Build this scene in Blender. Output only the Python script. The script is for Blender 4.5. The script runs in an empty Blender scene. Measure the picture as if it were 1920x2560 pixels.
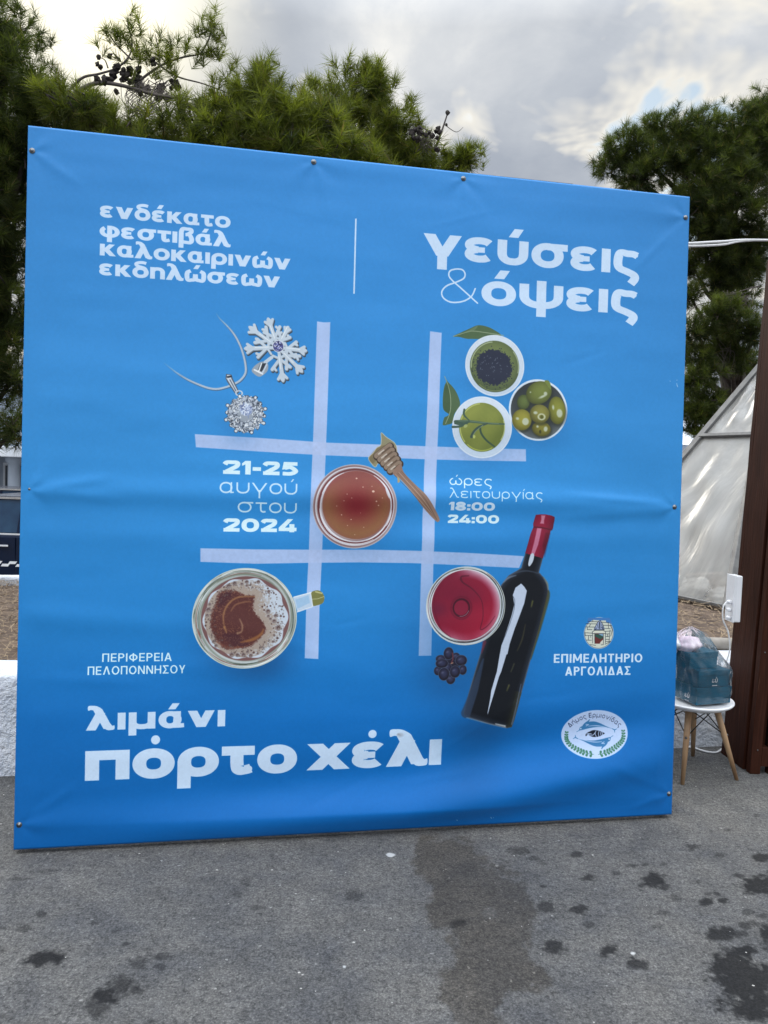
import bpy, bmesh, math, random
import numpy as np
from mathutils import Vector, Matrix
R = math.radians
S = bpy.context.scene
COL = S.collection
random.seed(7)
rng = np.random.default_rng(11)

# ------------------------------------------------------------------ camera
EYE = 1.6494; PITCH = -math.atan(105/1850); ROLL = 0.0335; F = 1850.0
_f = np.array([0, math.cos(PITCH), math.sin(PITCH)]); _u = np.array([0, -math.sin(PITCH), math.cos(PITCH)]); _x = np.array([1., 0, 0])
CX = _x*math.cos(ROLL) + _u*math.sin(ROLL); CU = -_x*math.sin(ROLL) + _u*math.cos(ROLL)
cam_d = bpy.data.cameras.new('camera'); cam = bpy.data.objects.new('camera', cam_d); COL.objects.link(cam)
cam_d.sensor_fit = 'VERTICAL'; cam_d.sensor_height = 36; cam_d.lens = 36*F/2560
cam_d.clip_start = 0.05; cam_d.clip_end = 4000
cam.matrix_world = Matrix(((CX[0], CU[0], -_f[0], 0), (CX[1], CU[1], -_f[1], 0), (CX[2], CU[2], -_f[2], EYE), (0, 0, 0, 1)))
S.camera = cam
S.render.resolution_x = 768; S.render.resolution_y = 1024

# ------------------------------------------------------------------ world, sun, exposure
SUN_EL, SUN_AZ = R(29), R(-21)          # azimuth measured from +Y towards +X: behind the clouds, upper left
sun_dir = Vector((math.sin(SUN_AZ)*math.cos(SUN_EL), math.cos(SUN_AZ)*math.cos(SUN_EL), math.sin(SUN_EL)))
W = bpy.data.worlds.new('World'); S.world = W; W.use_nodes = True
def nodes_of(t):
    n, l = t.nodes, t.links
    def N(kind, **kw):
        o = n.new(kind)
        for k, v in kw.items():
            if k.startswith('i_'):
                o.inputs[k[2:].replace('_', ' ')].default_value = v
            else: setattr(o, k, v)
        return o
    return N, l
def math_n(N, l, op, a, b=None, clamp=False):
    m = N('ShaderNodeMath', operation=op, use_clamp=clamp)
    for i, v in enumerate((a, b)):
        if v is None: continue
        if isinstance(v, (int, float)): m.inputs[i].default_value = v
        else: l.new(v, m.inputs[i])
    return m.outputs[0]
def ramp(N, l, src, stops, interp='LINEAR'):
    r = N('ShaderNodeValToRGB'); r.color_ramp.interpolation = interp
    e = r.color_ramp.elements
    while len(e) < len(stops): e.new(0.5)
    for k, (p, c) in enumerate(stops):
        e[k].position = p; e[k].color = (c, c, c, 1) if isinstance(c, (int, float)) else (*c, 1)
    l.new(src, r.inputs[0]); return r.outputs[0]
def mixc(N, l, fac, a, b, blend='MIX'):
    m = N('ShaderNodeMix', data_type='RGBA', blend_type=blend)
    for s, v in ((m.inputs[0], fac), (m.inputs[6], a), (m.inputs[7], b)):
        if isinstance(v, (int, float)): s.default_value = v
        elif isinstance(v, tuple): s.default_value = (*v, 1)
        else: l.new(v, s)
    return m.outputs[2]
W.node_tree.nodes.clear()
N, l = nodes_of(W.node_tree)
out = N('ShaderNodeOutputWorld'); bg = N('ShaderNodeBackground'); l.new(bg.outputs[0], out.inputs[0])
sky = N('ShaderNodeTexSky', sky_type='NISHITA', sun_disc=False, sun_elevation=SUN_EL, sun_rotation=SUN_AZ, air_density=1.0, dust_density=0.6, ozone_density=1.5)
tc = N('ShaderNodeTexCoord'); sep = N('ShaderNodeSeparateXYZ'); l.new(tc.outputs['Generated'], sep.inputs[0])
zz = math_n(N, l, 'ADD', math_n(N, l, 'MAXIMUM', sep.outputs[2], 0.0), 0.22)
cx = math_n(N, l, 'DIVIDE', sep.outputs[0], zz); cy = math_n(N, l, 'DIVIDE', sep.outputs[1], zz)
cmb = N('ShaderNodeCombineXYZ'); l.new(cx, cmb.inputs[0]); l.new(cy, cmb.inputs[1])
def wnoise(scale, detail, rough, off, dist=0.0, stretch=(1, 1, 1), rot=0.0):
    mp = N('ShaderNodeMapping'); l.new(cmb.outputs[0], mp.inputs[0]); mp.inputs[1].default_value = off; mp.inputs[3].default_value = stretch
    mp.inputs[2].default_value = (0, 0, rot)
    t = N('ShaderNodeTexNoise'); l.new(mp.outputs[0], t.inputs[0])
    t.inputs['Scale'].default_value = scale; t.inputs['Detail'].default_value = detail; t.inputs['Roughness'].default_value = rough; t.inputs['Distortion'].default_value = dist
    return t.outputs[0]
body = wnoise(1.1, 6, 0.5, (3.1, 1.7, 0), 0.2, (1.5, 0.8, 1), R(-35))
fine = wnoise(3.4, 8, 0.62, (0.3, 5.2, 0), 0.25)
rays = wnoise(1.6, 3, 0.45, (9.1, 2.2, 0), 0.1, (1.6, 0.3, 1), R(-24))
def dotdir(d):
    v = N('ShaderNodeVectorMath', operation='DOT_PRODUCT'); nn = N('ShaderNodeVectorMath', operation='NORMALIZE')
    l.new(tc.outputs['Generated'], nn.inputs[0]); l.new(nn.outputs[0], v.inputs[0]); v.inputs[1].default_value = Vector(d).normalized(); return v.outputs['Value']
dens = math_n(N, l, 'ADD', math_n(N, l, 'MULTIPLY', body, 0.52), math_n(N, l, 'ADD', math_n(N, l, 'MULTIPLY', fine, 0.26), math_n(N, l, 'MULTIPLY', rays, 0.44)))
grey = ramp(N, l, dens, [(0.49, (1, 1, 1)), (0.565, (1, 1, 1)), (0.64, (1, 1, 1)), (0.73, (1, 1, 1))])
grey.node.color_ramp.elements[0].color = (1.12, 1.07, 0.98, 1); grey.node.color_ramp.elements[1].color = (0.79, 0.795, 0.80, 1)
grey.node.color_ramp.elements[2].color = (0.61, 0.635, 0.675, 1); grey.node.color_ramp.elements[3].color = (0.47, 0.505, 0.57, 1)
# unseen sky overhead and behind the camera brightened to light the banner front
zen = ramp(N, l, sep.outputs[2], [(0.0, 0.80), (0.5, 1.0), (1.0, 1.55)])
zen.node.color_ramp.elements[0].color = (0.25, 0.25, 0.25, 1); zen.node.color_ramp.elements[1].color = (0.305, 0.305, 0.305, 1); zen.node.color_ramp.elements[2].color = (1.55, 1.55, 1.55, 1)
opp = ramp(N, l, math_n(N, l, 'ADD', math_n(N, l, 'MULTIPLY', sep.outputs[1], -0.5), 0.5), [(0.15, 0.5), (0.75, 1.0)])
cl = mixc(N, l, 1.0, grey, zen, 'MULTIPLY')
glow = math_n(N, l, 'POWER', math_n(N, l, 'MAXIMUM', dotdir(sun_dir), 0.0), 170.0)
glow2 = math_n(N, l, 'POWER', math_n(N, l, 'MAXIMUM', dotdir(sun_dir), 0.0), 9.0)
warm = mixc(N, l, glow, (0, 0, 0), (0.36, 0.30, 0.16))
warm2 = mixc(N, l, glow2, (0, 0, 0), (0.015, 0.013, 0.009))
cl = mixc(N, l, 1.0, cl, warm, 'ADD'); cl = mixc(N, l, 1.0, cl, warm2, 'ADD')
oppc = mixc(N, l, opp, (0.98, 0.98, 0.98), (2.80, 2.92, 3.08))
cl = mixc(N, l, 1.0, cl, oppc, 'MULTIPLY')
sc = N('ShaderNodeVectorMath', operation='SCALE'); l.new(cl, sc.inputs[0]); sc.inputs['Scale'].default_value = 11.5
gapd = (CX*(1830-960)/F + CU*(1280-200)/F + _f)
gapb = ramp(N, l, dotdir(gapd), [(0.975, 0.0), (0.998, 1.0)])
gapn = math_n(N, l, 'ADD', wnoise(4.2, 4, 0.55, (1.4, 7.7, 0), 0.3), math_n(N, l, 'MULTIPLY', gapb, 0.18))
gap = ramp(N, l, gapn, [(0.645, 0.0), (0.70, 0.9)])
fringe = ramp(N, l, gapn, [(0.55, 0.0), (0.66, 0.75)])
fr = N('ShaderNodeVectorMath', operation='SCALE'); l.new(mixc(N, l, 1.0, (1.0, 0.945, 0.82), (1, 1, 1), 'MULTIPLY'), fr.inputs[0]); fr.inputs['Scale'].default_value = 8.0
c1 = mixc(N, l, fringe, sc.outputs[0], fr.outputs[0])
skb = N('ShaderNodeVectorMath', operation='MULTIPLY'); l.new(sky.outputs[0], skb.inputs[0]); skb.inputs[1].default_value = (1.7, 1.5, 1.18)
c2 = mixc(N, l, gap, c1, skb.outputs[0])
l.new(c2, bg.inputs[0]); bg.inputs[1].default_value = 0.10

sun_d = bpy.data.lights.new('sun', 'SUN'); sun_d.energy = 0.9; sun_d.angle = R(22); sun_d.color = (1, 0.93, 0.82)
sun = bpy.data.objects.new('sun', sun_d); COL.objects.link(sun)
sun.rotation_euler = (-sun_dir).to_track_quat('-Z', 'Y').to_euler(); sun.location = (-3, 8, 9)
S.view_settings.view_transform = 'Standard'; S.view_settings.look = 'None'
S.view_settings.exposure = 0.41; S.view_settings.gamma = 1; S.view_settings.use_curve_mapping = False

# ------------------------------------------------------------------ helpers
def ray(px, py): return CX*(px-960)/F + CU*(1280-py)/F + _f
def gz(px, py, z=0.0):
    d = ray(px, py); return Vector(np.array([0, 0, EYE]) + d*(z-EYE)/d[2])
def aty(px, py, Y):
    d = ray(px, py); return Vector(np.array([0, 0, EYE]) + d*Y/d[1])
def tag(o, label=None, cat=None, group=None, kind=None):
    if label: o['label'] = label
    if cat: o['category'] = cat
    if group: o['group'] = group
    if kind: o['kind'] = kind
    return o
def empty(name, loc, label, cat, group=None, rz=0):
    o = bpy.data.objects.new(name, None); COL.objects.link(o); o.location = loc; o.rotation_euler = (0, 0, rz); o.empty_display_size = 0.2
    return tag(o, label, cat, group)
class MB:
    def __init__(s): s.v = []; s.f = []; s.sm = []
    def add(s, v, f, smooth=False):
        b = len(s.v); s.v += [tuple(p) for p in v]; s.f += [tuple(i+b for i in q) for q in f]; s.sm += [smooth]*len(f); return s
    def box(s, c, d, rot=None):
        hx, hy, hz = d[0]/2, d[1]/2, d[2]/2
        vs = [Vector((x, y, z)) for x in (-hx, hx) for y in (-hy, hy) for z in (-hz, hz)]
        if rot is not None: vs = [rot @ v for v in vs]
        vs = [v+Vector(c) for v in vs]
        return s.add(vs, [(0, 1, 3, 2), (4, 6, 7, 5), (0, 4, 5, 1), (2, 3, 7, 6), (0, 2, 6, 4), (1, 5, 7, 3)])
    def bar(s, a, b, w, h, upv=(0, 0, 1)):
        a = Vector(a); b = Vector(b); d = (b-a).normalized(); u = Vector(upv)
        sd = d.cross(u)
        if sd.length < 1e-4: sd = d.cross(Vector((0, 1, 0)))
        sd.normalize(); u = sd.cross(d)
        vs = [p + sd*sx*w/2 + u*sz*h/2 for p in (a, b) for sx, sz in ((-1, -1), (1, -1), (1, 1), (-1, 1))]
        return s.add(vs, [(3, 2, 1, 0), (4, 5, 6, 7), (0, 1, 5, 4), (1, 2, 6, 5), (2, 3, 7, 6), (3, 0, 4, 7)])
    def tube(s, pts, rad, n=10, cap=True):
        pts = [Vector(p) for p in pts]; m = len(pts); rr = rad if hasattr(rad, '__len__') else [rad]*m
        vs = []; u = None
        for i, p in enumerate(pts):
            t = (pts[min(i+1, m-1)]-pts[max(i-1, 0)]).normalized()
            if u is None: u = t.orthogonal().normalized()
            u = (u-t*u.dot(t)).normalized(); w = t.cross(u)
            vs += [p+(u*math.cos(2*math.pi*k/n)+w*math.sin(2*math.pi*k/n))*rr[i] for k in range(n)]
        fs = [(i*n+k, i*n+(k+1) % n, (i+1)*n+(k+1) % n, (i+1)*n+k) for i in range(m-1) for k in range(n)]
        s.add(vs, fs, True)
        if cap:
            b = len(s.v)-len(vs); s.f += [tuple(b+k for k in range(n-1, -1, -1)), tuple(b+(m-1)*n+k for k in range(n))]; s.sm += [False]*2
        return s
    def lathe(s, prof, c=(0, 0, 0), n=32, mat=None):
        vs = []
        for r, z in prof:
            for k in range(n):
                v = Vector((r*math.cos(2*math.pi*k/n), r*math.sin(2*math.pi*k/n), z))
                if mat is not None: v = mat @ v
                vs.append(v+Vector(c))
        m = len(prof)
        fs = [(i*n+k, i*n+(k+1) % n, (i+1)*n+(k+1) % n, (i+1)*n+k) for i in range(m-1) for k in range(n)]
        return s.add(vs, fs, True)
    def build(s, name, mat, parent=None, bevel=0):
        me = bpy.data.meshes.new(name); me.from_pydata(s.v, [], s.f); me.materials.append(mat)
        me.polygons.foreach_set('use_smooth', s.sm); me.update()
        o = bpy.data.objects.new(name, me); COL.objects.link(o)
        if parent is not None: o.parent = parent; o.matrix_parent_inverse = Matrix.Identity(4) ; o.location = o.location
        if bevel:
            b = o.modifiers.new('bevel', 'BEVEL'); b.width = bevel; b.segments = 2; b.limit_method = 'ANGLE'
        return o
def rel(root, p): return Vector(p)-root.location      # world point to the local frame of an unrotated root
def np_mesh(name, V, T, mat, parent=None, attr=None, smooth=False, uv=None):
    me = bpy.data.meshes.new(name); k = T.shape[1]
    me.vertices.add(len(V)); me.vertices.foreach_set('co', V.astype(np.float32).ravel())
    me.loops.add(T.size); me.loops.foreach_set('vertex_index', T.astype(np.int32).ravel())
    me.polygons.add(len(T)); me.polygons.foreach_set('loop_start', np.arange(0, T.size, k, dtype=np.int32))
    me.polygons.foreach_set('use_smooth', np.full(len(T), smooth))
    me.update(calc_edges=True)
    if attr is not None:
        a = me.attributes.new('tint', 'FLOAT', 'POINT'); a.data.foreach_set('value', attr.astype(np.float32))
    if uv is not None:
        u = me.uv_layers.new(name='UVMap'); u.data.foreach_set('uv', uv[T.ravel()].astype(np.float32).ravel())
    me.materials.append(mat); o = bpy.data.objects.new(name, me); COL.objects.link(o)
    if parent is not None: o.parent = parent
    return o

# ------------------------------------------------------------------ materials
def new_mat(name):
    m = bpy.data.materials.new(name); m.use_nodes = True; t = m.node_tree; b = t.nodes['Principled BSDF']; N, l = nodes_of(t); return m, N, l, b
def bump(N, l, b, h, dist, strength=1.0):
    u = N('ShaderNodeBump'); u.inputs['Distance'].default_value = dist; u.inputs['Strength'].default_value = strength
    l.new(h, u.inputs['Height']); l.new(u.outputs[0], b.inputs['Normal']); return u
def tnoise(N, l, scale, detail=4, rough=0.55, co='Object', stretch=(1, 1, 1), dist=0, node=None):
    t0 = N('ShaderNodeTexCoord'); mp = N('ShaderNodeMapping'); l.new(t0.outputs[co], mp.inputs[0]); mp.inputs[3].default_value = stretch
    t = N('ShaderNodeTexNoise'); l.new(mp.outputs[0], t.inputs[0]); t.inputs['Scale'].default_value = scale
    t.inputs['Detail'].default_value = detail; t.inputs['Roughness'].default_value = rough; t.inputs['Distortion'].default_value = dist
    return t.outputs[0]
def simple(name, c1, c2, scale=8, rough=0.6, metal=0, bd=0.002, detail=5, stretch=(1, 1, 1), spec=0.5, lo=0.35, hi=0.65, bs=None):
    m, N, l, b = new_mat(name)
    n1 = tnoise(N, l, scale, detail, 0.6, stretch=stretch)
    l.new(ramp(N, l, n1, [(lo, c1), (hi, c2)]), b.inputs['Base Color'])
    b.inputs['Roughness'].default_value = rough; b.inputs['Metallic'].default_value = metal; b.inputs['Specular IOR Level'].default_value = spec
    if bd: bump(N, l, b, tnoise(N, l, bs or scale*3, 4, 0.6, stretch=stretch), bd)
    return m
M = {}
M['steel'] = simple('galvanised_steel', (0.10, 0.105, 0.11), (0.26, 0.27, 0.28), 60, 0.35, 1.0, 0)
M['black'] = simple('black_timber', (0.008, 0.008, 0.009), (0.02, 0.02, 0.021), 20, 0.7, 0, 0.001)
M['white_paint'] = simple('white_paint', (0.72, 0.73, 0.75), (0.82, 0.83, 0.84), 5, 0.45, 0, 0.0005)
M['white_plastic'] = simple('white_plastic', (0.74, 0.75, 0.77), (0.80, 0.81, 0.83), 4, 0.3, 0, 0)
M['cable'] = simple('white_cable', (0.62, 0.63, 0.64), (0.74, 0.74, 0.74), 30, 0.5, 0, 0)
M['whitewash'] = simple('whitewashed_plaster', (0.60, 0.64, 0.70), (0.80, 0.82, 0.86), 6, 0.8, 0, 0.03, 7, bs=30)
M['beech'] = simple('beech_wood', (0.26, 0.15, 0.075), (0.42, 0.27, 0.15), 14, 0.5, 0, 0.0005, 5, (1, 1, 0.12))
M['grey_metal'] = simple('grey_aluminium', (0.12, 0.12, 0.12), (0.18, 0.18, 0.175), 12, 0.5, 0.3, 0)
M['pipe'] = simple('grey_pipe', (0.22, 0.20, 0.17), (0.32, 0.29, 0.25), 10, 0.6, 0, 0.0005)
M['teal'] = simple('teal_card', (0.006, 0.085, 0.145), (0.009, 0.11, 0.185), 9, 0.5, 0, 0.0006, spec=.25)
M['mark'] = simple('printed_white', (0.6, 0.66, 0.7), (0.72, 0.76, 0.8), 9, 0.5, 0, 0)
M['pink'] = simple('pink_tissue', (0.66, 0.50, 0.62), (0.80, 0.74, 0.80), 12, 0.7, 0, 0.002)
M['tissue'] = simple('pale_tissue', (0.60, 0.66, 0.70), (0.82, 0.84, 0.86), 12, 0.7, 0, 0.002)
M['stone'] = simple('pale_stone', (0.45, 0.42, 0.38), (0.68, 0.66, 0.62), 7, 0.8, 0, 0.006)
M['bark'] = simple('pine_bark', (0.018, 0.013, 0.011), (0.075, 0.058, 0.048), 9, 0.9, 0, 0.03, 8, (1, 1, 0.35))
M['twig'] = simple('grey_twig', (0.06, 0.05, 0.045), (0.13, 0.11, 0.10), 20, 0.9, 0, 0.002)
M['cone'] = simple('pine_cone', (0.012, 0.009, 0.008), (0.04, 0.03, 0.024), 60, 0.85, 0, 0.004)
M['car_paint'] = simple('dark_car_paint', (0.004, 0.008, 0.022), (0.006, 0.012, 0.032), 3, 0.15, 0, 0, spec=0.15)
M['car_glass'] = simple('dark_car_glass', (0.008, 0.028, 0.065), (0.014, 0.045, 0.09), 3, 0.06, 0, 0, spec=0.3)
M['chrome'] = simple('chrome', (0.7, 0.7, 0.7), (0.8, 0.8, 0.8), 3, 0.12, 1, 0)
M['tyre'] = simple('tyre_rubber', (0.012, 0.012, 0.012), (0.02, 0.02, 0.02), 20, 0.8, 0, 0)
M['building'] = simple('blue_grey_render', (0.30, 0.35, 0.42), (0.38, 0.43, 0.50), 2, 0.8, 0, 0.003)
M['building_white'] = simple('white_render', (0.62, 0.66, 0.72), (0.74, 0.77, 0.8), 2, 0.8, 0, 0.003)
M['window'] = simple('dark_window', (0.03, 0.04, 0.055), (0.05, 0.06, 0.08), 2, 0.1, 0, 0)
M['gravel_light'] = simple('light_gravel', (0.30, 0.29, 0.27), (0.6, 0.58, 0.55), 300, 0.8, 0, 0)
M['straw'] = simple('dry_straw', (0.16, 0.11, 0.065), (0.36, 0.27, 0.17), 30, 0.85, 0, 0)
M['mulch'] = simple('brown_soil', (0.055, 0.036, 0.026), (0.15, 0.105, 0.075), 7, 0.95, 0, 0.03, 9)
M['hill'] = simple('far_hillside', (0.05, 0.065, 0.05), (0.09, 0.10, 0.075), 0.05, 1, 0, 0)
M['roof_tile'] = simple('clay_roof', (0.25, 0.11, 0.07), (0.36, 0.17, 0.11), 5, 0.8, 0, 0.01)

def wood_mat(name, a, b_, sx=1):
    m, N, l, b = new_mat(name)
    g = tnoise(N, l, 10, 8, 0.65, stretch=(5, 5, 0.28), dist=1.2)
    k = tnoise(N, l, 2.2, 3, 0.5, stretch=(1, 1, 0.6))
    c = mixc(N, l, 0.35, ramp(N, l, g, [(0.3, a), (0.72, b_)]), ramp(N, l, k, [(0.3, a), (0.7, b_)]))
    # pale scratches along the grain
    s = ramp(N, l, tnoise(N, l, 26, 3, 0.5, stretch=(3, 3, 0.10)), [(0.70, 0.0), (0.735, 0.4)])
    l.new(mixc(N, l, s, c, (0.16, 0.085, 0.055)), b.inputs['Base Color'])
    b.inputs['Roughness'].default_value = 0.55; b.inputs['Specular IOR Level'].default_value = 0.1
    bump(N, l, b, g, 0.003, 0.6); return m
M['stained'] = wood_mat('brown_stained_timber', (0.013, 0.0040, 0.0025), (0.060, 0.020, 0.011))

def needle_mat(name, dark, light):
    m, N, l, b = new_mat(name)
    a = N('ShaderNodeAttribute', attribute_name='tint')
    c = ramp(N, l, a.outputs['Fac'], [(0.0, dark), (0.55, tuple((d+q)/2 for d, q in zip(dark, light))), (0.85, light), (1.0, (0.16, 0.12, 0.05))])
    l.new(c, b.inputs['Base Color']); b.inputs['Roughness'].default_value = 0.5; b.inputs['Specular IOR Level'].default_value = 0.35
    tr = N('ShaderNodeBsdfTranslucent'); l.new(mixc(N, l, 1.0, c, (1.5, 1.6, 0.8), 'MULTIPLY'), tr.inputs[0])
    mx = N('ShaderNodeMixShader'); mx.inputs[0].default_value = 0.5; o = m.node_tree.nodes['Material Output']
    l.new(b.outputs[0], mx.inputs[1]); l.new(tr.outputs[0], mx.inputs[2]); l.new(mx.outputs[0], o.inputs[0]); return m
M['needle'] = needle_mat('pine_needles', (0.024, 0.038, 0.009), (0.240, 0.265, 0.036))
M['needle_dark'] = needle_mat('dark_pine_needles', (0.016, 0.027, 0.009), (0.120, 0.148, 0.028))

def film(name, milky, tint, bs, bd, stretch, edge, rough=0.08):
    """thin clear sheet: see-through, a little milky scatter, mirror sheen that grows at grazing angles"""
    m = bpy.data.materials.new(name); m.use_nodes = True; t = m.node_tree; t.nodes.clear(); N, l = nodes_of(t)
    o = N('ShaderNodeOutputMaterial'); tp = N('ShaderNodeBsdfTransparent'); df = N('ShaderNodeBsdfDiffuse'); tl = N('ShaderNodeBsdfTranslucent'); gl = N('ShaderNodeBsdfGlossy')
    for q in (df, tl): q.inputs[0].default_value = (*tint, 1)
    gl.inputs['Roughness'].default_value = rough; gl.inputs[0].default_value = (0.95, 0.95, 0.95, 1)
    n1 = tnoise(N, l, bs, 5, 0.55, stretch=stretch, dist=0.8); u = N('ShaderNodeBump'); u.inputs['Distance'].default_value = bd; l.new(n1, u.inputs['Height'])
    for q in (df, tl, gl): l.new(u.outputs[0], q.inputs['Normal'])
    md = N('ShaderNodeMixShader'); md.inputs[0].default_value = .5; l.new(df.outputs[0], md.inputs[1]); l.new(tl.outputs[0], md.inputs[2])
    m1 = N('ShaderNodeMixShader'); l.new(ramp(N, l, n1, [(0.4, milky*.55), (0.62, milky*1.5)]), m1.inputs[0]); l.new(tp.outputs[0], m1.inputs[1]); l.new(md.outputs[0], m1.inputs[2])
    fz = N('ShaderNodeFresnel'); fz.inputs['IOR'].default_value = 1.5; l.new(u.outputs[0], fz.inputs['Normal'])
    m2 = N('ShaderNodeMixShader'); l.new(math_n(N, l, 'MULTIPLY', fz.outputs[0], edge, True), m2.inputs[0]); l.new(m1.outputs[0], m2.inputs[1]); l.new(gl.outputs[0], m2.inputs[2]); l.new(m2.outputs[0], o.inputs[0]); return m
M['bag'] = film('clear_bag_film', 0.022, (0.92, 0.94, 0.97), 7, 0.022, (1, 1, .6), 0.75, 0.06)
M['pane'] = film('clear_panel_film', 0.42, (0.70, 0.70, 0.66), 1.1, 0.05, (1, 1, .35), 1.9, 0.34)

# ------------------------------------------------------------------ numpy noise and painter
def vnoise(h, w, cells, seed, octs=4, gain=0.5, aspect=1.0):
    r = np.random.default_rng(seed); out = np.zeros((h, w), np.float32); amp = 1; tot = 0
    for o in range(octs):
        cy = max(2, int(cells*2**o*aspect)); cxn = max(2, int(cells*2**o*w/h))
        g = r.random((cy+2, cxn+2)).astype(np.float32)
        yy = np.linspace(0, cy, h, endpoint=False); xx = np.linspace(0, cxn, w, endpoint=False)
        y0 = yy.astype(int); x0 = xx.astype(int); fy = (yy-y0); fx = (xx-x0); fy = (fy*fy*(3-2*fy))[:, None].astype(np.float32); fx = (fx*fx*(3-2*fx))[None].astype(np.float32)
        a = g[y0][:, x0]; b = g[y0][:, x0+1]; c = g[y0+1][:, x0]; d = g[y0+1][:, x0+1]
        out += amp*((a*(1-fx)+b*fx)*(1-fy)+(c*(1-fx)+d*fx)*fy); tot += amp; amp *= gain
    return out/tot
PN = 2560
# homography photo pixel -> banner (u right, v down) in print pixels
src = np.array([[69.9, 313.8], [1722.4, 494], [1679, 2036.4], [35.9, 2122.4]]); dst = np.array([[0, 0], [PN, 0], [PN, PN], [0, PN]], float)
A = []
for (x, y), (u, v) in zip(src, dst):
    A.append([x, y, 1, 0, 0, 0, -u*x, -u*y]); A.append([0, 0, 0, x, y, 1, -v*x, -v*y])
Hm = np.append(np.linalg.solve(np.array(A), dst.ravel()), 1).reshape(3, 3)
def P(pts):
    pts = np.atleast_2d(np.array(pts, float)); q = np.c_[pts, np.ones(len(pts))] @ Hm.T; return q[:, :2]/q[:, 2:]
def Z(ox, oy, s):           # picture region origin and scale -> points
    return lambda pts: P(np.atleast_2d(np.array(pts, float))/s + [ox, oy])
def local_scale(pt):        # print px per photo px near a photo point
    a = P([pt, (pt[0]+1, pt[1]), (pt[0], pt[1]+1)]); return np.linalg.norm(a[1]-a[0]), np.linalg.norm(a[2]-a[0])
img = np.zeros((PN, PN, 3), np.float32)
vv = np.linspace(0, 1, PN)[:, None, None].astype(np.float32)
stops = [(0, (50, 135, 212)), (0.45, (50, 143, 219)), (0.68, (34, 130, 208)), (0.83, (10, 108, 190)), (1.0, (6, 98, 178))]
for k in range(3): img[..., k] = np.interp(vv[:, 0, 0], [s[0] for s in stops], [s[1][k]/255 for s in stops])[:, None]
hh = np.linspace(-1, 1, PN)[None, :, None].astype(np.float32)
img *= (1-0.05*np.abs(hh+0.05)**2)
def region(x0, y0, x1, y1):
    x0 = max(0, int(x0)-2); y0 = max(0, int(y0)-2); x1 = min(PN, int(x1)+3); y1 = min(PN, int(y1)+3)
    X, Y = np.meshgrid(np.arange(x0, x1)+0.5, np.arange(y0, y1)+0.5); return (slice(y0, y1), slice(x0, x1)), X, Y
def comp(sl, cov, col):
    col = np.asarray(col, np.float32)
    if col.max() > 1.5: col = col/255
    img[sl] = img[sl]*(1-cov[..., None]) + col*cov[..., None]
def poly_sd(X, Y, pts):
    d = np.full(X.shape, 1e9); ins = np.zeros(X.shape, bool); n = len(pts)
    for i in range(n):
        ax, ay = pts[i]; bx, by = pts[(i+1) % n]; ex, ey = bx-ax, by-ay; L = ex*ex+ey*ey+1e-12
        t = np.clip(((X-ax)*ex+(Y-ay)*ey)/L, 0, 1); d = np.minimum(d, (X-ax-t*ex)**2+(Y-ay-t*ey)**2)
        if ay != by:
            c = ((ay > Y) != (by > Y)) & (X < (bx-ax)*(Y-ay)/(by-ay)+ax); ins ^= c
    return np.where(ins, -1, 1)*np.sqrt(d)
def cov_poly(pts, soft=0.7):
    pts = np.array(pts); m = soft*2
    sl, X, Y = region(pts[:, 0].min()-m, pts[:, 1].min()-m, pts[:, 0].max()+m, pts[:, 1].max()+m)
    return sl, np.clip(0.5-poly_sd(X, Y, pts)/(2*soft), 0, 1), X, Y
def poly(pts, col, alpha=1.0, soft=0.8):
    sl, c, X, Y = cov_poly(pts, soft); comp(sl, c*alpha, col)
def smooth(pts, n=8, closed=False):
    p = np.array(pts, float); m = len(p); o = []
    for i in range(m if closed else m-1):
        g = (lambda k: p[k % m]) if closed else (lambda k: p[min(max(k, 0), m-1)])
        a, b, c, d = g(i-1), g(i), g(i+1), g(i+2)
        for t in np.linspace(0, 1, n, endpoint=False): o.append(0.5*((2*b)+(c-a)*t+(2*a-5*b+4*c-d)*t*t+(3*b-a-3*c+d)*t**3))
    if not closed: o.append(p[-1])
    return np.array(o)
def line(pts, w, col, alpha=1.0, soft=0.8, a_end=None):
    pts = np.array(pts, float); m = np.max(w)+soft*2
    sl, X, Y = region(pts[:, 0].min()-m, pts[:, 1].min()-m, pts[:, 0].max()+m, pts[:, 1].max()+m)
    best = np.full(X.shape, 1e9); al = np.ones(X.shape); n = len(pts)-1
    ws = np.full(n+1, w) if np.isscalar(w) else np.interp(np.linspace(0, 1, n+1), np.linspace(0, 1, len(w)), w)
    ae = np.ones(n+1) if a_end is None else np.interp(np.linspace(0, 1, n+1), np.linspace(0, 1, len(a_end)), a_end)
    for i in range(n):
        ax, ay = pts[i]; ex, ey = pts[i+1]-pts[i]; L = ex*ex+ey*ey+1e-12
        t = np.clip(((X-ax)*ex+(Y-ay)*ey)/L, 0, 1); d = np.hypot(X-ax-t*ex, Y-ay-t*ey)-(ws[i]*(1-t)+ws[i+1]*t)/2
        k = d < best; best = np.where(k, d, best); al = np.where(k, ae[i]*(1-t)+ae[i+1]*t, al)
    comp(sl, np.clip(0.5-best/(2*soft), 0, 1)*alpha*al, col)
def ell_d(X, Y, c, rx, ry, rot=0):
    dx, dy = X-c[0], Y-c[1]; co, si = math.cos(rot), math.sin(rot); return np.hypot((dx*co+dy*si)/rx, (-dx*si+dy*co)/ry)
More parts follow.
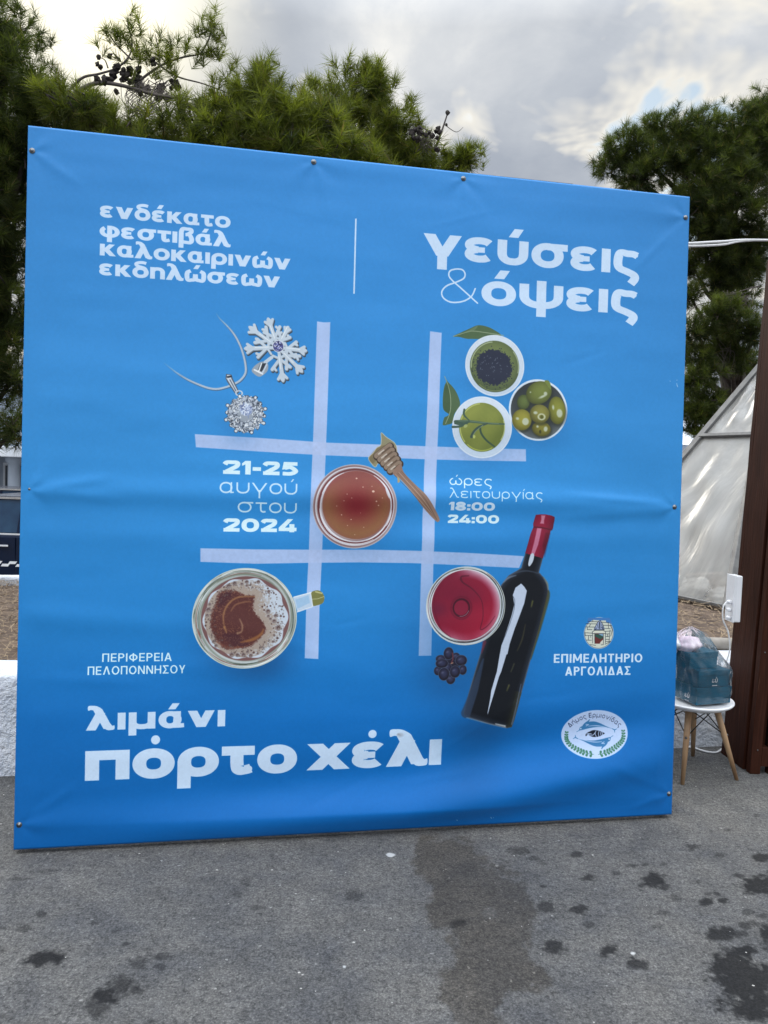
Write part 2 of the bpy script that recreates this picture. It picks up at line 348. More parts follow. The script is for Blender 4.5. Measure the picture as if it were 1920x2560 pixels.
def ell(c, rx, ry, col, alpha=1.0, soft=1.0, rot=0, r_in=0.0):
    m = max(rx, ry)+soft*2; sl, X, Y = region(c[0]-m, c[1]-m, c[0]+m, c[1]+m)
    e = ell_d(X, Y, c, rx, ry, rot); mr = min(rx, ry); cv = np.clip(0.5-(e-1)*mr/(2*soft), 0, 1)
    if r_in: cv = cv*np.clip(0.5+(e-r_in)*mr/(2*soft), 0, 1)
    comp(sl, cv*alpha, col)
def shadow(c, rx, ry, a=0.5, col=(18, 70, 125), rot=0):
    sl, X, Y = region(c[0]-2.4*rx-2.4*abs(ry*math.sin(rot)), c[1]-2.4*max(rx, ry), c[0]+2.4*max(rx, ry), c[1]+2.4*max(rx, ry))
    e = ell_d(X, Y, c, rx, ry, rot); comp(sl, a*np.exp(-(e**2)*1.4)*np.clip((2.3-e)/0.6, 0, 1), col)
def zc(zf, x, y, rx, ry):    # ellipse given in region coords -> centre, radii in print px
    p = zf([(x, y), (x+rx, y), (x, y+ry)]); return p[0], abs(p[1][0]-p[0][0]), abs(p[2][1]-p[0][1])

# ---- lettering: strokes in a unit box (x-height or cap height 1), pen wx thick across, wy thick vertically
def arc(cx, cy, rx, ry, a0, a1, n=22, e=2.0):
    t = np.radians(np.linspace(a0, a1, n)); c, s = np.cos(t), np.sin(t)
    return np.c_[cx+rx*np.sign(c)*np.abs(c)**(2/e), cy+ry*np.sign(s)*np.abs(s)**(2/e)]
def glyph(ch, wx, wy, thin=False):
    """returns (advance width, strokes [(points, wx, wy)], polygons)"""
    hx, hy = wx/2, wy/2; st = []; pg = []
    def s(p, a=wx, b=wy): st.append((np.array(p, float), a, b))
    def v(x, y0, y1): pg.append([(x-hx, y0), (x+hx, y0), (x+hx, y1), (x-hx, y1)])
    def h(y, x0, x1, w=wy): pg.append([(x0, y-w/2), (x1, y-w/2), (x1, y+w/2), (x0, y+w/2)])
    def dg(x0, y0, x1, y1, w):   # diagonal with horizontal cut ends, w = horizontal thickness
        pg.append([(x0-w/2, y0), (x0+w/2, y0), (x1+w/2, y1), (x1-w/2, y1)])
    O = lambda w, cx=None: s(arc((w/2 if cx is None else cx), .5, w/2-hx, .52-hy, 0, 360, 48, 2.15))
    W0 = 1.38 if not thin else 1.25
    dw = wx*1.22
    acc = {'ά': 'α', 'έ': 'ε', 'ή': 'η', 'ί': 'ι', 'ό': 'ο', 'ύ': 'υ', 'ώ': 'ω', 'ὸ': 'ο', 'ὲ': 'ε'}
    if ch in acc:
        w, st, pg = glyph(acc[ch], wx, wy, thin); c = w/2
        if ch in 'ὸὲ': return w, st, pg
        if thin: pg = pg+[[(c-.03, 1.16), (c+wx*.9-.03, 1.16), (c+.16+wx, 1.42), (c+.16, 1.42)]]
        else: pg = pg+[[(c-.20, 1.12), (c+.20, 1.12), (c+.42, 1.48), (c+.04, 1.48)]]
        return w, st, pg
    if ch == 'ο': O(W0); w = W0
    elif ch == 'ε':
        w = 1.2; r = (0.52-hy+0.0)/2
        t = .78*wy
        s(arc(.62, .5+r*0.98, .62-hx, r, 28, 262, 26, 2.2)); s(arc(.60, .5-r*0.98, .60-hx, r, 98, 330, 26, 2.2)); h(.5, wx*.8, .82, t)
    elif ch == 'ι': w = wx; v(hx, 0, 1)
    elif ch == 'ς':
        w = 1.1; s(smooth([(1.04, .80), (.86, .95-hy*.6), (.62, 1.01-hy), (.30, .88), (hx, .55), (.26, .24), (.62, .09), (.90, -.04), (.94, -.20), (.78, -.42)], 7))
    elif ch == 'γ':
        w = 1.52; dg(hx*1.2, 1, .76, .12, dw); dg(w-hx*1.2, 1, .76, .12, dw); v(.76, -.42, .34)
    elif ch == 'υ':
        w = 1.28; s(np.r_[[(hx, 1.0)], arc(w/2, .48, w/2-hx, .48+.02-hy, 180, 360, 26, 2.3), [(w-hx, 1.0)]])
    elif ch == 'σ':
        O(1.36); w = 1.52; h(1-hy+.01, .66, w)
    elif ch == 'ψ':
        w = 1.78; s(np.r_[[(hx, 1.0)], arc(w/2, .52, w/2-hx, .52+.02-hy, 180, 360, 26, 2.3), [(w-hx, 1.0)]]); v(w/2, -.36, 1.16)
    elif ch == 'ν': w = 1.48; dg(hx*1.25, 1, .74, 0, dw); dg(w-hx*1.25, 1, .74, 0, dw)
    elif ch == 'δ':
        w = 1.36; s(arc(w/2, .47, w/2-hx, .49-hy, 0, 360, 44, 2.15)); s(smooth([(1.14, 1.26), (.88, 1.40-hy*.6), (.55, 1.38-hy*.6), (.32, 1.18), (.46, .98), (.95, .86), (1.14, .66)], 6), wx*.86, wy*.9)
    elif ch == 'κ':
        w = 1.30; v(hx, 0, 1); pg.append([(wx*.9, .42), (wx*.9, .62), (w-.08-wx*1.15, 1), (w-.06, 1), (wx+.34, .50)]); pg.append([(wx*.85, .56), (wx+.30, .64), (w+.04, 0), (w-wx*1.18, 0), (wx*.9, .40)])
    elif ch == 'α':
        s(arc(.62, .5, .62-hx, .52-hy, 0, 360, 44, 2.15)); pg.append([(1.18-wx, .0), (1.20, .0), (1.20, 1), (1.20-wx*.9, 1)]); s([(1.06, .15), (1.20, hy*.9), (1.38, hy*1.0)], wx*.5, wy*.85); w = 1.40
    elif ch == 'τ':
        w = 1.12; h(1-hy, 0, w); s(smooth([(.52, 1-wy*.5), (.52, .42), (.58, .16), (.80, hy+.0), (1.0, hy+.05)], 7))
    elif ch == 'φ':
        w = 1.62; s(arc(w/2, .5, w/2-hx, .52-hy, 128, 450, 44, 2.15)); v(w/2, -.40, 1.02)
    elif ch == 'β':
        w = 1.28; v(hx, -.38, 1.0); s(np.r_[[(hx, .9)], smooth([(hx, 1.02), (.34, 1.36-hy*.4), (.66, 1.44-hy), (.98, 1.28), (1.0, 1.02), (.68, .82)], 6)]); s(smooth([(.55, .80), (.90, .78), (w-hx, .42), (.98, .14), (.62, hy-.02), (.22, .16)], 6))
    elif ch == 'λ':
        w = 1.44
        if thin: s(smooth([(.10, 1.40-hy), (.34, 1.43-hy), (.52, 1.20), (.98, .36), (1.14, .12), (1.42, .10)], 7))
        else:
            dg(.56, 1.20, 1.13, .06, dw*.98); pg.append([tuple(p) for p in smooth([(.06, 1.42), (.30, 1.45), (.55, 1.40), (.56+dw*.5, 1.19), (.62, 1.0), (.40, 1.14), (.22, 1.20), (.06, 1.17)], 5, True)]); pg.append([tuple(p) for p in smooth([(.80, .40), (.95, .08), (1.10, -.01), (1.30, -.01), (1.44, .04), (1.44, .26), (1.34, .24), (1.25, .34), (1.1, .5)], 5, True)])
        dg(dw/2-.04, 0, .70, 1.0, dw)
    elif ch == 'η': w = 1.25; v(hx, 0, 1); s(np.r_[[(hx+.03, .70)], arc(.64, .56, .61-hx, .46-hy, 150, 0, 20, 2.3), [(w-hx, 0)]])
    elif ch == 'ω':
        w = 1.80
        a = smooth([(.50, .93), (.24, .80), (hx-.02, .46), (.28, .14-.02), (.58, .06+hy*.55), (.84, .22), (.90, .66)], 7); s(a); b = a.copy(); b[:, 0] = w-b[:, 0]; s(b)
    elif ch == 'ρ': O(W0); v(hx, -.40, .5); w = W0
    elif ch == 'π': w = 1.42; h(1-hy, 0, w); v(hx, 0, 1-hy); v(w-hx, 0, 1-hy)
    elif ch == 'χ': w = 1.50; dg(dw/2, 1, w-dw/2, 0, dw); dg(w-dw/2, 1, dw/2, 0, dw)
    elif ch == 'μ': w = 1.42; v(hx, -.38, 1); v(w-hx, 0, 1); s(np.r_[arc(w/2, .46, w/2-hx, .48-hy, 180, 330, 22, 2.3)])
    elif ch == ' ': w = .45
    # figures, cap height 1
    elif ch == '0': w = 1.22; s(arc(w/2, .5, w/2-hx, .51-hy, 0, 360, 44, 2.3))
    elif ch == '1': w = .58; v(w-hx, 0, 1); pg.append([(0, .80), (.0, .62), (w-wx+.02, .74), (w-.02, 1), (w-wx, 1)])
    elif ch == '2': w = 1.12; s(smooth([(hx*.7, .70), (.26, .88-hy*.2), (.58, 1.0-hy), (.92, .84), (.90, .60), (.60, .40), (.22, .17)], 7)); h(hy, .02, w)
    elif ch == '4': w = 1.25; pg.append([(.62, 1), (1.0, 1), (.40, .30), (0, .30), (0, .34)]); h(.20+hy*.1, 0, w, wy); v(.92, 0, .62)
    elif ch == '5': w = 1.12; h(1-hy, .16, w-.06); pg.append([(.14, 1), (.14+wx*.8, 1), (.06+wx*.8, .48), (.04, .42)]); s(smooth([(.22, .54), (.60, .61), (w-hx, .34), (.62, hy), (.08, .14)], 8))
    elif ch == '8': w = 1.16; s(arc(w/2, .74, w/2-hx-.06, .28-hy*.9, 0, 360, 36)); s(arc(w/2, .28, w/2-hx, .30-hy*.9, 0, 360, 36))
    elif ch == '-': w = .55; h(.42, 0, w)
    elif ch == ':': w = wx; h(.14, 0, wx, .28); h(.60, 0, wx, .28)
    # capitals, cap height 1
    else:
        k = .62; dgw = wx*1.08
        if ch in 'ΕE': w = .58; v(hx, 0, 1); h(1-hy, hx, w); h(.5, hx, w-.03); h(hy, hx, w)
        elif ch == 'Π': w = .70; v(hx, 0, 1); v(w-hx, 0, 1); h(1-hy, hx, w-hx)
        elif ch == 'Ρ': w = .62; v(hx, 0, 1); s(np.r_[[(hx, 1-hy)], arc(.32, .705, .30-hx, .295-hy, 90, -90, 14), [(hx, .41+hy)]])
        elif ch == 'Ι': w = wx; v(hx, 0, 1)
        elif ch == 'Φ': w = .86; v(w/2, 0, 1); s(arc(w/2, .5, w/2-hx, .37-hy, 0, 360, 36))
        elif ch in 'ΑΛΔ':
            w = .76; dg(dgw/2, 0, w/2, 1, dgw); dg(w-dgw/2, 0, w/2, 1, dgw)
            if ch == 'Α': h(.28, .2, w-.2)
            if ch == 'Δ': h(hy, .06, w-.06)
        elif ch == 'Ο': w = .80; s(arc(w/2, .5, w/2-hx, .51-hy, 0, 360, 36))
        elif ch in 'ΝΗ':
            w = .72; v(hx, 0, 1); v(w-hx, 0, 1)
            if ch == 'Η': h(.5, hx, w-hx)
            else: dg(hx*1.1, 1, w-hx*1.1, 0, dgw)
        elif ch == 'Σ': w = .64; h(1-hy, 0, w-.02); h(hy, 0, w); dg(dgw*.55, 1-wy*.4, .36, .5, dgw); dg(.36, .5, dgw*.55, wy*.4, dgw)
        elif ch == 'Υ': w = .68; dg(dgw/2, 1, w/2, .38, dgw); dg(w-dgw/2, 1, w/2, .38, dgw); v(w/2, 0, .46)
        elif ch == 'Μ': w = .90; v(hx, 0, 1); v(w-hx, 0, 1); dg(hx*1.1, 1, w/2, .22, dgw*.9); dg(w-hx*1.1, 1, w/2, .22, dgw*.9)
        elif ch == 'Τ': w = .62; h(1-hy, 0, w); v(w/2, 0, 1)
        elif ch == 'Γ': w = .56; v(hx, 0, 1); h(1-hy, hx, w)
        else: w = .6
    return w, st, pg
def ribbon(p, wx, wy):
    t = np.gradient(p, axis=0); t /= np.linalg.norm(t, axis=1, keepdims=True)+1e-9
    n = np.c_[-t[:, 1]*wx/2, t[:, 0]*wy/2]; return np.r_[p+n, (p-n)[::-1]]
def draw_glyph(st, pg, T, col, alpha=1.0):
    shapes = [T(np.array(q, float)) for q in pg]; closed = []
    for p, a, b in st:
        if np.allclose(p[0], p[-1], atol=1e-6):          # ring: outer minus inner
            t = np.gradient(p[:-1], axis=0); t = (np.roll(p[:-1], -1, 0)-np.roll(p[:-1], 1, 0)); t /= np.linalg.norm(t, axis=1, keepdims=True)+1e-9
            n = np.c_[-t[:, 1]*a/2, t[:, 0]*b/2]; closed.append((T(p[:-1]+n), T(p[:-1]-n)))
        else: shapes.append(T(ribbon(p, a, b)))
    allp = np.concatenate(shapes+[c for q in closed for c in q]); sl, X, Y = region(allp[:, 0].min()-1, allp[:, 1].min()-1, allp[:, 0].max()+1, allp[:, 1].max()+1)
    cv = np.zeros(X.shape)
    for p, a, b in st:
        if len(p) > 9:
            q = T(p[3:-3]); tq = T(np.array([[0., 0.], [a*.36, 0], [0, b*.36]])); rad_ = min(np.linalg.norm(tq[1]-tq[0]), np.linalg.norm(tq[2]-tq[0]))
            for i in range(len(q)-1):
                ex, ey = q[i+1]-q[i]; L = ex*ex+ey*ey+1e-12; tt = np.clip(((X-q[i][0])*ex+(Y-q[i][1])*ey)/L, 0, 1)
                cv = np.maximum(cv, np.clip(0.5-(np.hypot(X-q[i][0]-tt*ex, Y-q[i][1]-tt*ey)-rad_)/1.5, 0, 1))
    for q in shapes: cv = np.maximum(cv, np.clip(0.5-poly_sd(X, Y, q)/1.5, 0, 1))
    for a, b in closed:
        da, db = poly_sd(X, Y, a), poly_sd(X, Y, b); cv = np.maximum(cv, np.clip(0.5-np.maximum(np.minimum(da, db), -np.maximum(da, db))/1.5, 0, 1))
    comp(sl, cv*alpha, col)
WHITE = (196, 219, 249)
def text(sx, p0, p1, hpx, wx, wy, col=WHITE, gap=.16, thin=False):
    """p0,p1 = photo px of the baseline ends, hpx = x-height (or cap height) in photo px"""
    a, b = P([p0, p1]); _, sy = local_scale(((p0[0]+p1[0])/2, (p0[1]+p1[1])/2)); H = hpx*sy
    gl = [glyph(c, wx, wy, thin) for c in sx]; tot = sum(g[0] for g in gl)+gap*(len(gl)-1)
    d = (b-a)/tot; x = 0
    for g in gl:
        T = (lambda q, x=x: a + (q[:, :1]+x)*d + np.c_[np.zeros(len(q)), -q[:, 1]*H])
        if g[1] or g[2]: draw_glyph(g[1], g[2], T, col)
        x += g[0]+gap

# tape strips forming the noughts and crosses board
TAPE = (178, 197, 241)
def tape(pts, seed):
    q = P(pts); sl, c, X, Y = cov_poly(q, 1.2); n = vnoise(X.shape[0], X.shape[1], 6, seed, 4)
    col = np.array(TAPE)/255*(0.965+0.07*n[..., None]); img[sl] = img[sl]*(1-0.93*c[..., None])+col*0.93*c[..., None]
tape([(792, 804), (808, 806.5), (825, 806), (820, 960), (815, 1105), (809, 1260), (805, 1390), (799, 1520), (796, 1647), (780, 1646), (762, 1645), (766, 1510), (772, 1380), (776, 1240), (782, 1105), (787, 950)], 1)
tape([(1074, 829), (1088, 831), (1103, 833), (1096, 1040), (1087, 1260), (1083, 1409), (1078, 1639), (1046.5, 1639.5), (1052.6, 1409), (1056, 1260), (1066, 1040)], 2)
tape([(487.3, 1085.3), (650, 1095), (820, 1107), (1060, 1116), (1200, 1121), (1313.3, 1124), (1314, 1154.3), (1180, 1152), (1060, 1148.6), (800, 1138), (650, 1129), (490, 1118)], 3)
tape([(501.5, 1370), (640, 1373), (780, 1374), (920, 1374), (1040, 1377), (1180, 1383), (1309, 1391), (1297, 1420.5), (1150, 1413), (1030, 1408), (900, 1406), (769, 1407), (640, 1409), (501.5, 1404)], 4)
# vertical rule
q = P([(886.8, 547), (890.6, 547), (886, 735), (882.2, 735)]); poly(q, WHITE)
text('ενδέκατο', (249, 542), (575.4, 570.5), 28.7, .41, .29, WHITE, .11)
text('φεστιβάλ', (248, 591.4), (575.4, 618.5), 28.7, .41, .29, WHITE, .11)
text('καλοκαιρινών', (249, 638), (725, 675.8), 28.7, .41, .29, WHITE, .11)
text('εκδηλώσεων', (247.3, 686.6), (699, 720.3), 28.7, .41, .29, WHITE, .11)
text('γεύσεις', (1056, 645.5), (1594, 688.5), 59.8, .39, .285, WHITE, .13)
text('όψεις', (1201.4, 762.5), (1590.3, 787.7), 59, .39, .285, WHITE, .13)
zf = Z(1000, 540, 2.592)
line(smooth(zf([(484, 474), (462, 520), (425, 548), (375, 562), (320, 560), (276, 532), (268, 492), (300, 455), (360, 432), (408, 408), (418, 378), (400, 352), (362, 347), (322, 358), (313, 388), (335, 420), (400, 478), (498, 568)]), 8), 6.0, WHITE)
text('21-25', (556.9, 1184.5), (745, 1189.5), 34, .36, .27, (212, 238, 253), .12)
text('αυγού', (549, 1231.8), (742.4, 1236.5), 27, .16, .15, (190, 220, 246), .22, True)
text('στου', (594, 1280), (741.3, 1283.5), 25.6, .16, .15, (192, 224, 248), .22, True)
text('2024', (558, 1328.4), (741, 1330.5), 33, .36, .27, (212, 238, 253), .12)
text('ώρες', (1122.5, 1212.8), (1228.3, 1216), 18, .16, .15, (212, 238, 253), .24, True)
text('λειτουργίας', (1121.4, 1244.8), (1353.2, 1249.3), 17.5, .15, .14, (195, 228, 250), .26, True)
text('18:00', (1120, 1275.8), (1234.5, 1277.9), 20.8, .36, .27, (198, 220, 246), .10)
text('24:00', (1118, 1307.8), (1246, 1309.5), 21, .36, .27, (212, 238, 253), .10)
text('ΠΕΡΙΦΕΡΕΙΑ', (256.2, 1653.7), (430, 1651.5), 20.7, .15, .14, (212, 238, 253), .16)
text('ΠΕΛΟΠΟΝΝΗΣΟΥ', (220, 1686.2), (463.7, 1682), 20.7, .15, .14, (212, 238, 253), .16)
text('λιμάνι', (218.2, 1824.5), (563.4, 1815.1), 41.8, .42, .30)
text('πόρτο'.replace('ό', 'ὸ'), (213.5, 1950.5), (742.8, 1932), 73, .45, .32, WHITE, .09)
text('χέλι'.replace('έ', 'ὲ'), (767, 1927.7), (1104.6, 1913.6), 66.5, .45, .32, WHITE, .06)
for c, r in (((390, 1848.3), 11.3), ((931.5, 1834.3), 10.3)):
    a = P([c])[0]; sx, sy = local_scale(c); ell(a, r*sx, r*sy, WHITE)
text('ΕΠΙΜΕΛΗΤΗΡΙΟ', (1384, 1657.6), (1604.2, 1655.9), 21.9, .19, .17, (204, 224, 249), .15)
text('ΑΡΓΟΛΙΔΑΣ', (1412, 1689.3), (1574.7, 1687.4), 21.9, .19, .17, (204, 224, 249), .15)

# ---- jewellery
zf = Z(400, 760, 3.95)
c0, rx, ry = zc(zf, 1165, 470, 300, 300); shadow(c0, rx*.9, ry*.9, .28, (40, 100, 160))
c0, rx, ry = zc(zf, 840, 1130, 210, 200); shadow(c0+np.array([-20, 40]), rx, ry, .28, (40, 100, 160))
ch = smooth(zf([(545, 80), (590, 145), (660, 215), (730, 300), (785, 400), (820, 500), (842, 600), (842, 680), (800, 745), (740, 785), (660, 818), (560, 840), (470, 828), (380, 795), (280, 750), (180, 690), (100, 630), (30, 570)]), 9)
fa = [0, .55, 1, 1, 1, 1, 1, 1, 1, .9, .45, 0]
line(ch+[1.5, 2.5], [4, 8, 9, 9, 9, 9, 8, 4], (70, 95, 125), .8, a_end=fa); line(ch, [3, 6, 7, 7, 7, 7, 6, 3], (196, 210, 228), a_end=fa)
L = np.r_[0, np.cumsum(np.linalg.norm(np.diff(ch, axis=0), axis=1))]
for s_ in np.arange(L[-1]*.12, L[-1]*.88, 4.2):
    p = np.array([np.interp(s_, L, ch[:, 0]), np.interp(s_, L, ch[:, 1])]); p2 = np.array([np.interp(s_+2, L, ch[:, 0]), np.interp(s_+2, L, ch[:, 1])]); t = (p2-p)/(np.linalg.norm(p2-p)+1e-6); n = np.array([-t[1], t[0]])
    line([p-n*3+t, p+n*3-t], 1.2, (100, 120, 148), .8, .6)
SIL, SIL_D, SIL_L = (190, 204, 222), (52, 62, 76), (224, 232, 242)
c0 = np.array([1165., 430.])
arms = [(1065, 145), (1262, 228), (1438, 462), (1400, 668), (1212, 760), (838, 440), (882, 228)]
for layer, off, col, g in ((0, (9, 17), SIL_D, 1.18), (1, (4, 8), (120, 134, 150), 1.05), (2, (0, 0), SIL, 1.0)):
    for t in arms:
        d = np.array(t, float)-c0; Ln = np.linalg.norm(d); d /= Ln; n = np.array([-d[1], d[0]]); o = np.array(off)
        pts = lambda *ps: zf([c0+d*a*Ln+n*b*Ln+o for a, b in ps])
        line(pts((.12, 0), (.95, 0)), [11*g, 14*g, 16*g], col)
        line(pts((.78, 0), (.93, .13)), [15*g, 10*g], col); line(pts((.78, 0), (.93, -.13)), [15*g, 10*g], col)
        line(pts((.93, 0), (1.0, 0)), [18*g, 9*g], col)
        for sg in (1, -1):
            line(pts((.34, 0), (.62, .27*sg)), [10*g, 12*g], col); line(pts((.56, .21*sg), (.66, .16*sg)), 9*g, col)
            line(pts((.34, 0), (.22, .19*sg)), 8*g, col)
for i in range(16):
    a = i*math.pi/8; p = [c0+np.array([math.cos(a), math.sin(a)])*40+[5, 0], c0+np.array([math.cos(a), math.sin(a)])*135+[5, 0]]
for i, t in enumerate(arms):
    d = (np.array(t)-c0); d = d/np.linalg.norm(d); line(zf([c0+d*90-[6, 6], c0+d*220-[6, 6]]), [3, 5, 3], SIL_L, .9)
poly(smooth(zf([(960, 590), (1000, 570), (1050, 575), (1068, 610), (1060, 660), (1020, 700), (970, 718), (905, 665), (925, 620)]), 5, True), (150, 162, 178)); line(zf([(1100, 530), (1040, 575)]), 13, SIL)
poly(zf([(990, 590), (1045, 585), (1040, 625), (1000, 670), (965, 650)]), (46, 54, 66)); line(zf([(1000, 590), (975, 660)]), 5, SIL_L); line(zf([(930, 650), (1010, 690)]), 6, SIL_L); line(zf([(1050, 600), (1010, 680)]), 6, SIL)
cc, rx, ry = zc(zf, 1165, 420, 50, 52); ell(cc, rx*1.15, ry*1.15, (205, 214, 228)); ell(cc, rx, ry, (62, 66, 118))
for i in range(30):
    a, r = rng.random()*6.28, rng.random()**.5; p = cc+np.array([math.cos(a)*rx, math.sin(a)*ry])*r*.9; line([p, p+rng.normal(0, 5, 2)], 3, [(150, 160, 215), (30, 30, 70), (225, 230, 245), (96, 100, 170)][rng.integers(4)])
poly(zf([(652, 692), (705, 697), (716, 735), (782, 872), (760, 892), (735, 880), (662, 770), (646, 735)]), (80, 92, 110)); poly(zf([(662, 700), (697, 704), (704, 740), (770, 868), (745, 876), (676, 768), (656, 735)]), (198, 208, 222)); line(zf([(668, 722), (700, 716)]), 7, (40, 48, 60)); line(zf([(690, 750), (750, 862)]), 4, (92, 104, 124))
cc, rx, ry = zc(zf, 780, 882, 38, 30); ell(cc, rx, ry, (190, 200, 216), r_in=.62)
pc = np.array([845., 1090.])
for i in range(16):
    a = i*2*math.pi/16+.1; r = 176 + (18 if i % 2 else 0); p = pc+np.array([math.cos(a)*r*1.04, math.sin(a)*r*.96]); q = zc(zf, p[0], p[1], 17, 17); line(zf([pc, p]), 13, (150, 160, 176)); ell(q[0], q[1]*1.15, q[2]*1.15, (60, 70, 86)); ell(q[0], q[1]*.8, q[2]*.8, (214, 222, 234))
for ring, rr, n in ((0, 152, 16), (1, 105, 14), (2, 150, 15)):
    for i in range(n):
        a = i*2*math.pi/n+ring*.2; p = pc+np.array([math.cos(a), math.sin(a)])*rr; q = zc(zf, p[0], p[1], 30, 30); ell(q[0], q[1], q[2], (112, 122, 140), .9); ell(q[0], q[1]*.7, q[2]*.7, (176, 186, 204))
for i in range(420):
    a, r = rng.random()*6.28, 60+rng.random()**.6*125; p = zf([pc+np.array([math.cos(a), math.sin(a)])*r])[0]
    line([p, p+rng.normal(0, 3.2, 2)], 2.6, [(232, 238, 248), (44, 52, 66), (200, 210, 228), (90, 100, 120), (246, 250, 255), (28, 34, 46)][rng.integers(6)], .9)
cc, rx, ry = zc(zf, 850, 1045, 62, 60); ell(cc, rx, ry, (168, 182, 214))
for i in range(60):
    a, r = rng.random()*6.28, rng.random()**.5*.95; p = cc+np.array([math.cos(a)*rx, math.sin(a)*ry])*r; line([p, p+rng.normal(0, 6, 2)], 3, [(240, 246, 255), (120, 136, 180), (210, 222, 244), (84, 96, 136)][rng.integers(4)], .9)

# ---- bowls with olive oil, paste and olives
zf = Z(1080, 780, 4.608)
for x, y, r in ((720, 700, 350), (590, 1440, 350), (1240, 1260, 350)):
    c, rx, ry = zc(zf, x, y, r, r); shadow(c, rx, ry, .45, (34, 92, 148))
def shaded_ell(c, rx, ry, fn, soft=1.0, rot=0, alpha=1.0):
    m = max(rx, ry)+3; sl, X, Y = region(c[0]-m, c[1]-m, c[0]+m, c[1]+m); e = ell_d(X, Y, c, rx, ry, rot)
    cv = np.clip(0.5-(e-1)*min(rx, ry)/(2*soft), 0, 1)*alpha; colr = fn((X-c[0])/rx, (Y-c[1])/ry, e)
    img[sl] = img[sl]*(1-cv[..., None])+np.clip(colr, 0, 1)*cv[..., None]
def C(*c): return np.array(c, np.float32)/255
def grad(c1, c2, t): t = np.clip(t, 0, 1)[..., None]; return C(*c1)*(1-t)+C(*c2)*t
lf = lambda pts, mid: (poly(smooth(zf(pts), 5, True), (78, 102, 72)), line(smooth(zf(mid), 6), 2.5, (150, 164, 138)))
lf([(240, 285), (330, 240), (430, 195), (520, 158), (610, 168), (700, 205), (790, 278), (640, 312), (480, 315), (390, 312), (310, 292)], [(240, 285), (400, 235), (480, 225), (600, 240), (720, 258), (820, 275)])
poly(smooth(zf([(300, 272), (430, 208), (520, 162), (480, 218), (400, 235)]), 4, True), (116, 138, 112), .55)
lf([(140, 745), (172, 800), (245, 880), (295, 970), (316, 1080), (252, 1180), (232, 1275), (180, 1300), (120, 1305), (135, 1222), (162, 1206), (186, 1180), (125, 1125), (120, 980), (137, 860), (160, 800)], [(140, 745), (180, 850), (205, 960), (210, 1080), (195, 1180), (150, 1290)])
poly(smooth(zf([(165, 830), (200, 950), (205, 1080), (190, 1170), (130, 1120), (124, 980)]), 4, True), (60, 84, 58), .6)
def bowl(x, y, r1, r2, xi, yi, ri1, ri2, inner):
    c, rx, ry = zc(zf, x, y, r1, r2); shaded_ell(c, rx, ry, lambda u, v, e: grad((206, 218, 236), (160, 186, 216), (v*0.5+.5)*.5+(e > .93)*.2-.15+np.clip(-e+.95, 0, 1)*1.2))
    ell(c, rx, ry, (214, 224, 240), .7, r_in=.955)
    c, rx, ry = zc(zf, xi, yi, ri1, ri2); shaded_ell(c, rx, ry, inner)
bowl(720, 623, 337, 353, 717, 632, 282, 297, lambda u, v, e: grad((112, 126, 78), (74, 88, 62), e**3*.8+.25*v))
c, rx, ry = zc(zf, 717, 632, 282, 297); line(c+arc(0, 0, rx*.95, ry*.95, 175, 262)*[1, 1], 4, (178, 190, 160), .8); line(c+arc(0, 0, rx*.97, ry*.95, -40, 12), 4, (178, 190, 160), .7); line(c+arc(0, 0, rx*.93, ry*.95, 60, 130), 3, (150, 160, 110), .6)
# ragged dark paste
c, rx, ry = zc(zf, 705, 648, 208, 210); m = rx*1.25; sl, X, Y = region(c[0]-m, c[1]-m, c[0]+m, c[1]+m); nz = vnoise(X.shape[0], X.shape[1], 26, 5, 3, .7); nz2 = vnoise(X.shape[0], X.shape[1], 5, 15, 3)
e = ell_d(X, Y, c, rx, ry); comp(sl, np.clip((1.0+(nz-.5)*.34+(nz2-.5)*.16-e)*25, 0, 1), (40, 46, 66))
for i in range(60):
    a = rng.random()*6.28; r = .98+rng.random()*.22; ell(c+np.array([math.cos(a)*rx, math.sin(a)*ry])*r, 2.2, 2.0, (40, 46, 62), .9)
for i in range(34):
    a = rng.random()*6.28; r = rng.random()**.6*.8; p = c+np.array([math.cos(a)*rx, math.sin(a)*ry])*r; line([p, p+rng.normal(0, 2.5, 2)], 2.2, (112, 122, 142), .8)
bowl(572, 1333, 340, 355, 570, 1332, 262, 282, lambda u, v, e: grad((140, 148, 74), (104, 116, 56), .45+u*.25+v*.35+e**4*.3-.12*np.sin(u*5+v*3)))
c, rx, ry = zc(zf, 570, 1332, 262, 282); line(c+arc(0, 0, rx*.95, ry*.96, 140, 262), 4, (186, 196, 120), .8); line(c+arc(0, 0, rx*.98, ry*.96, -20, 30), 4, (186, 196, 140), .8); line(c+arc(0, 0, rx*.93, ry*.95, 60, 130), 4, (176, 186, 90), .7)
line(smooth(zf([(262, 1268), (380, 1262), (500, 1272), (640, 1288), (820, 1296)]), 6), [12, 10, 8, 6], (72, 96, 84)); line(smooth(zf([(270, 1262), (400, 1258), (560, 1276), (760, 1292)]), 6), 2, (120, 140, 110))
for a in ([(232, 1328), (320, 1322), (400, 1290)], [(262, 1285), (340, 1300), (420, 1262)], [(366, 1130), (362, 1190), (420, 1250)], [(270, 1262), (350, 1290), (430, 1270)]): line(smooth(zf(a), 6), [9, 8, 4], (66, 90, 80))
line(smooth(zf([(450, 1440), (480, 1380), (540, 1325), (630, 1290)]), 6), [12, 10, 5], (62, 82, 76)); line(smooth(zf([(548, 1330), (560, 1400), (620, 1480), (718, 1556)]), 6), [8, 8, 6], (58, 80, 66)); line(smooth(zf([(465, 1430), (500, 1375), (580, 1310)]), 6), 2.5, (120, 140, 120))
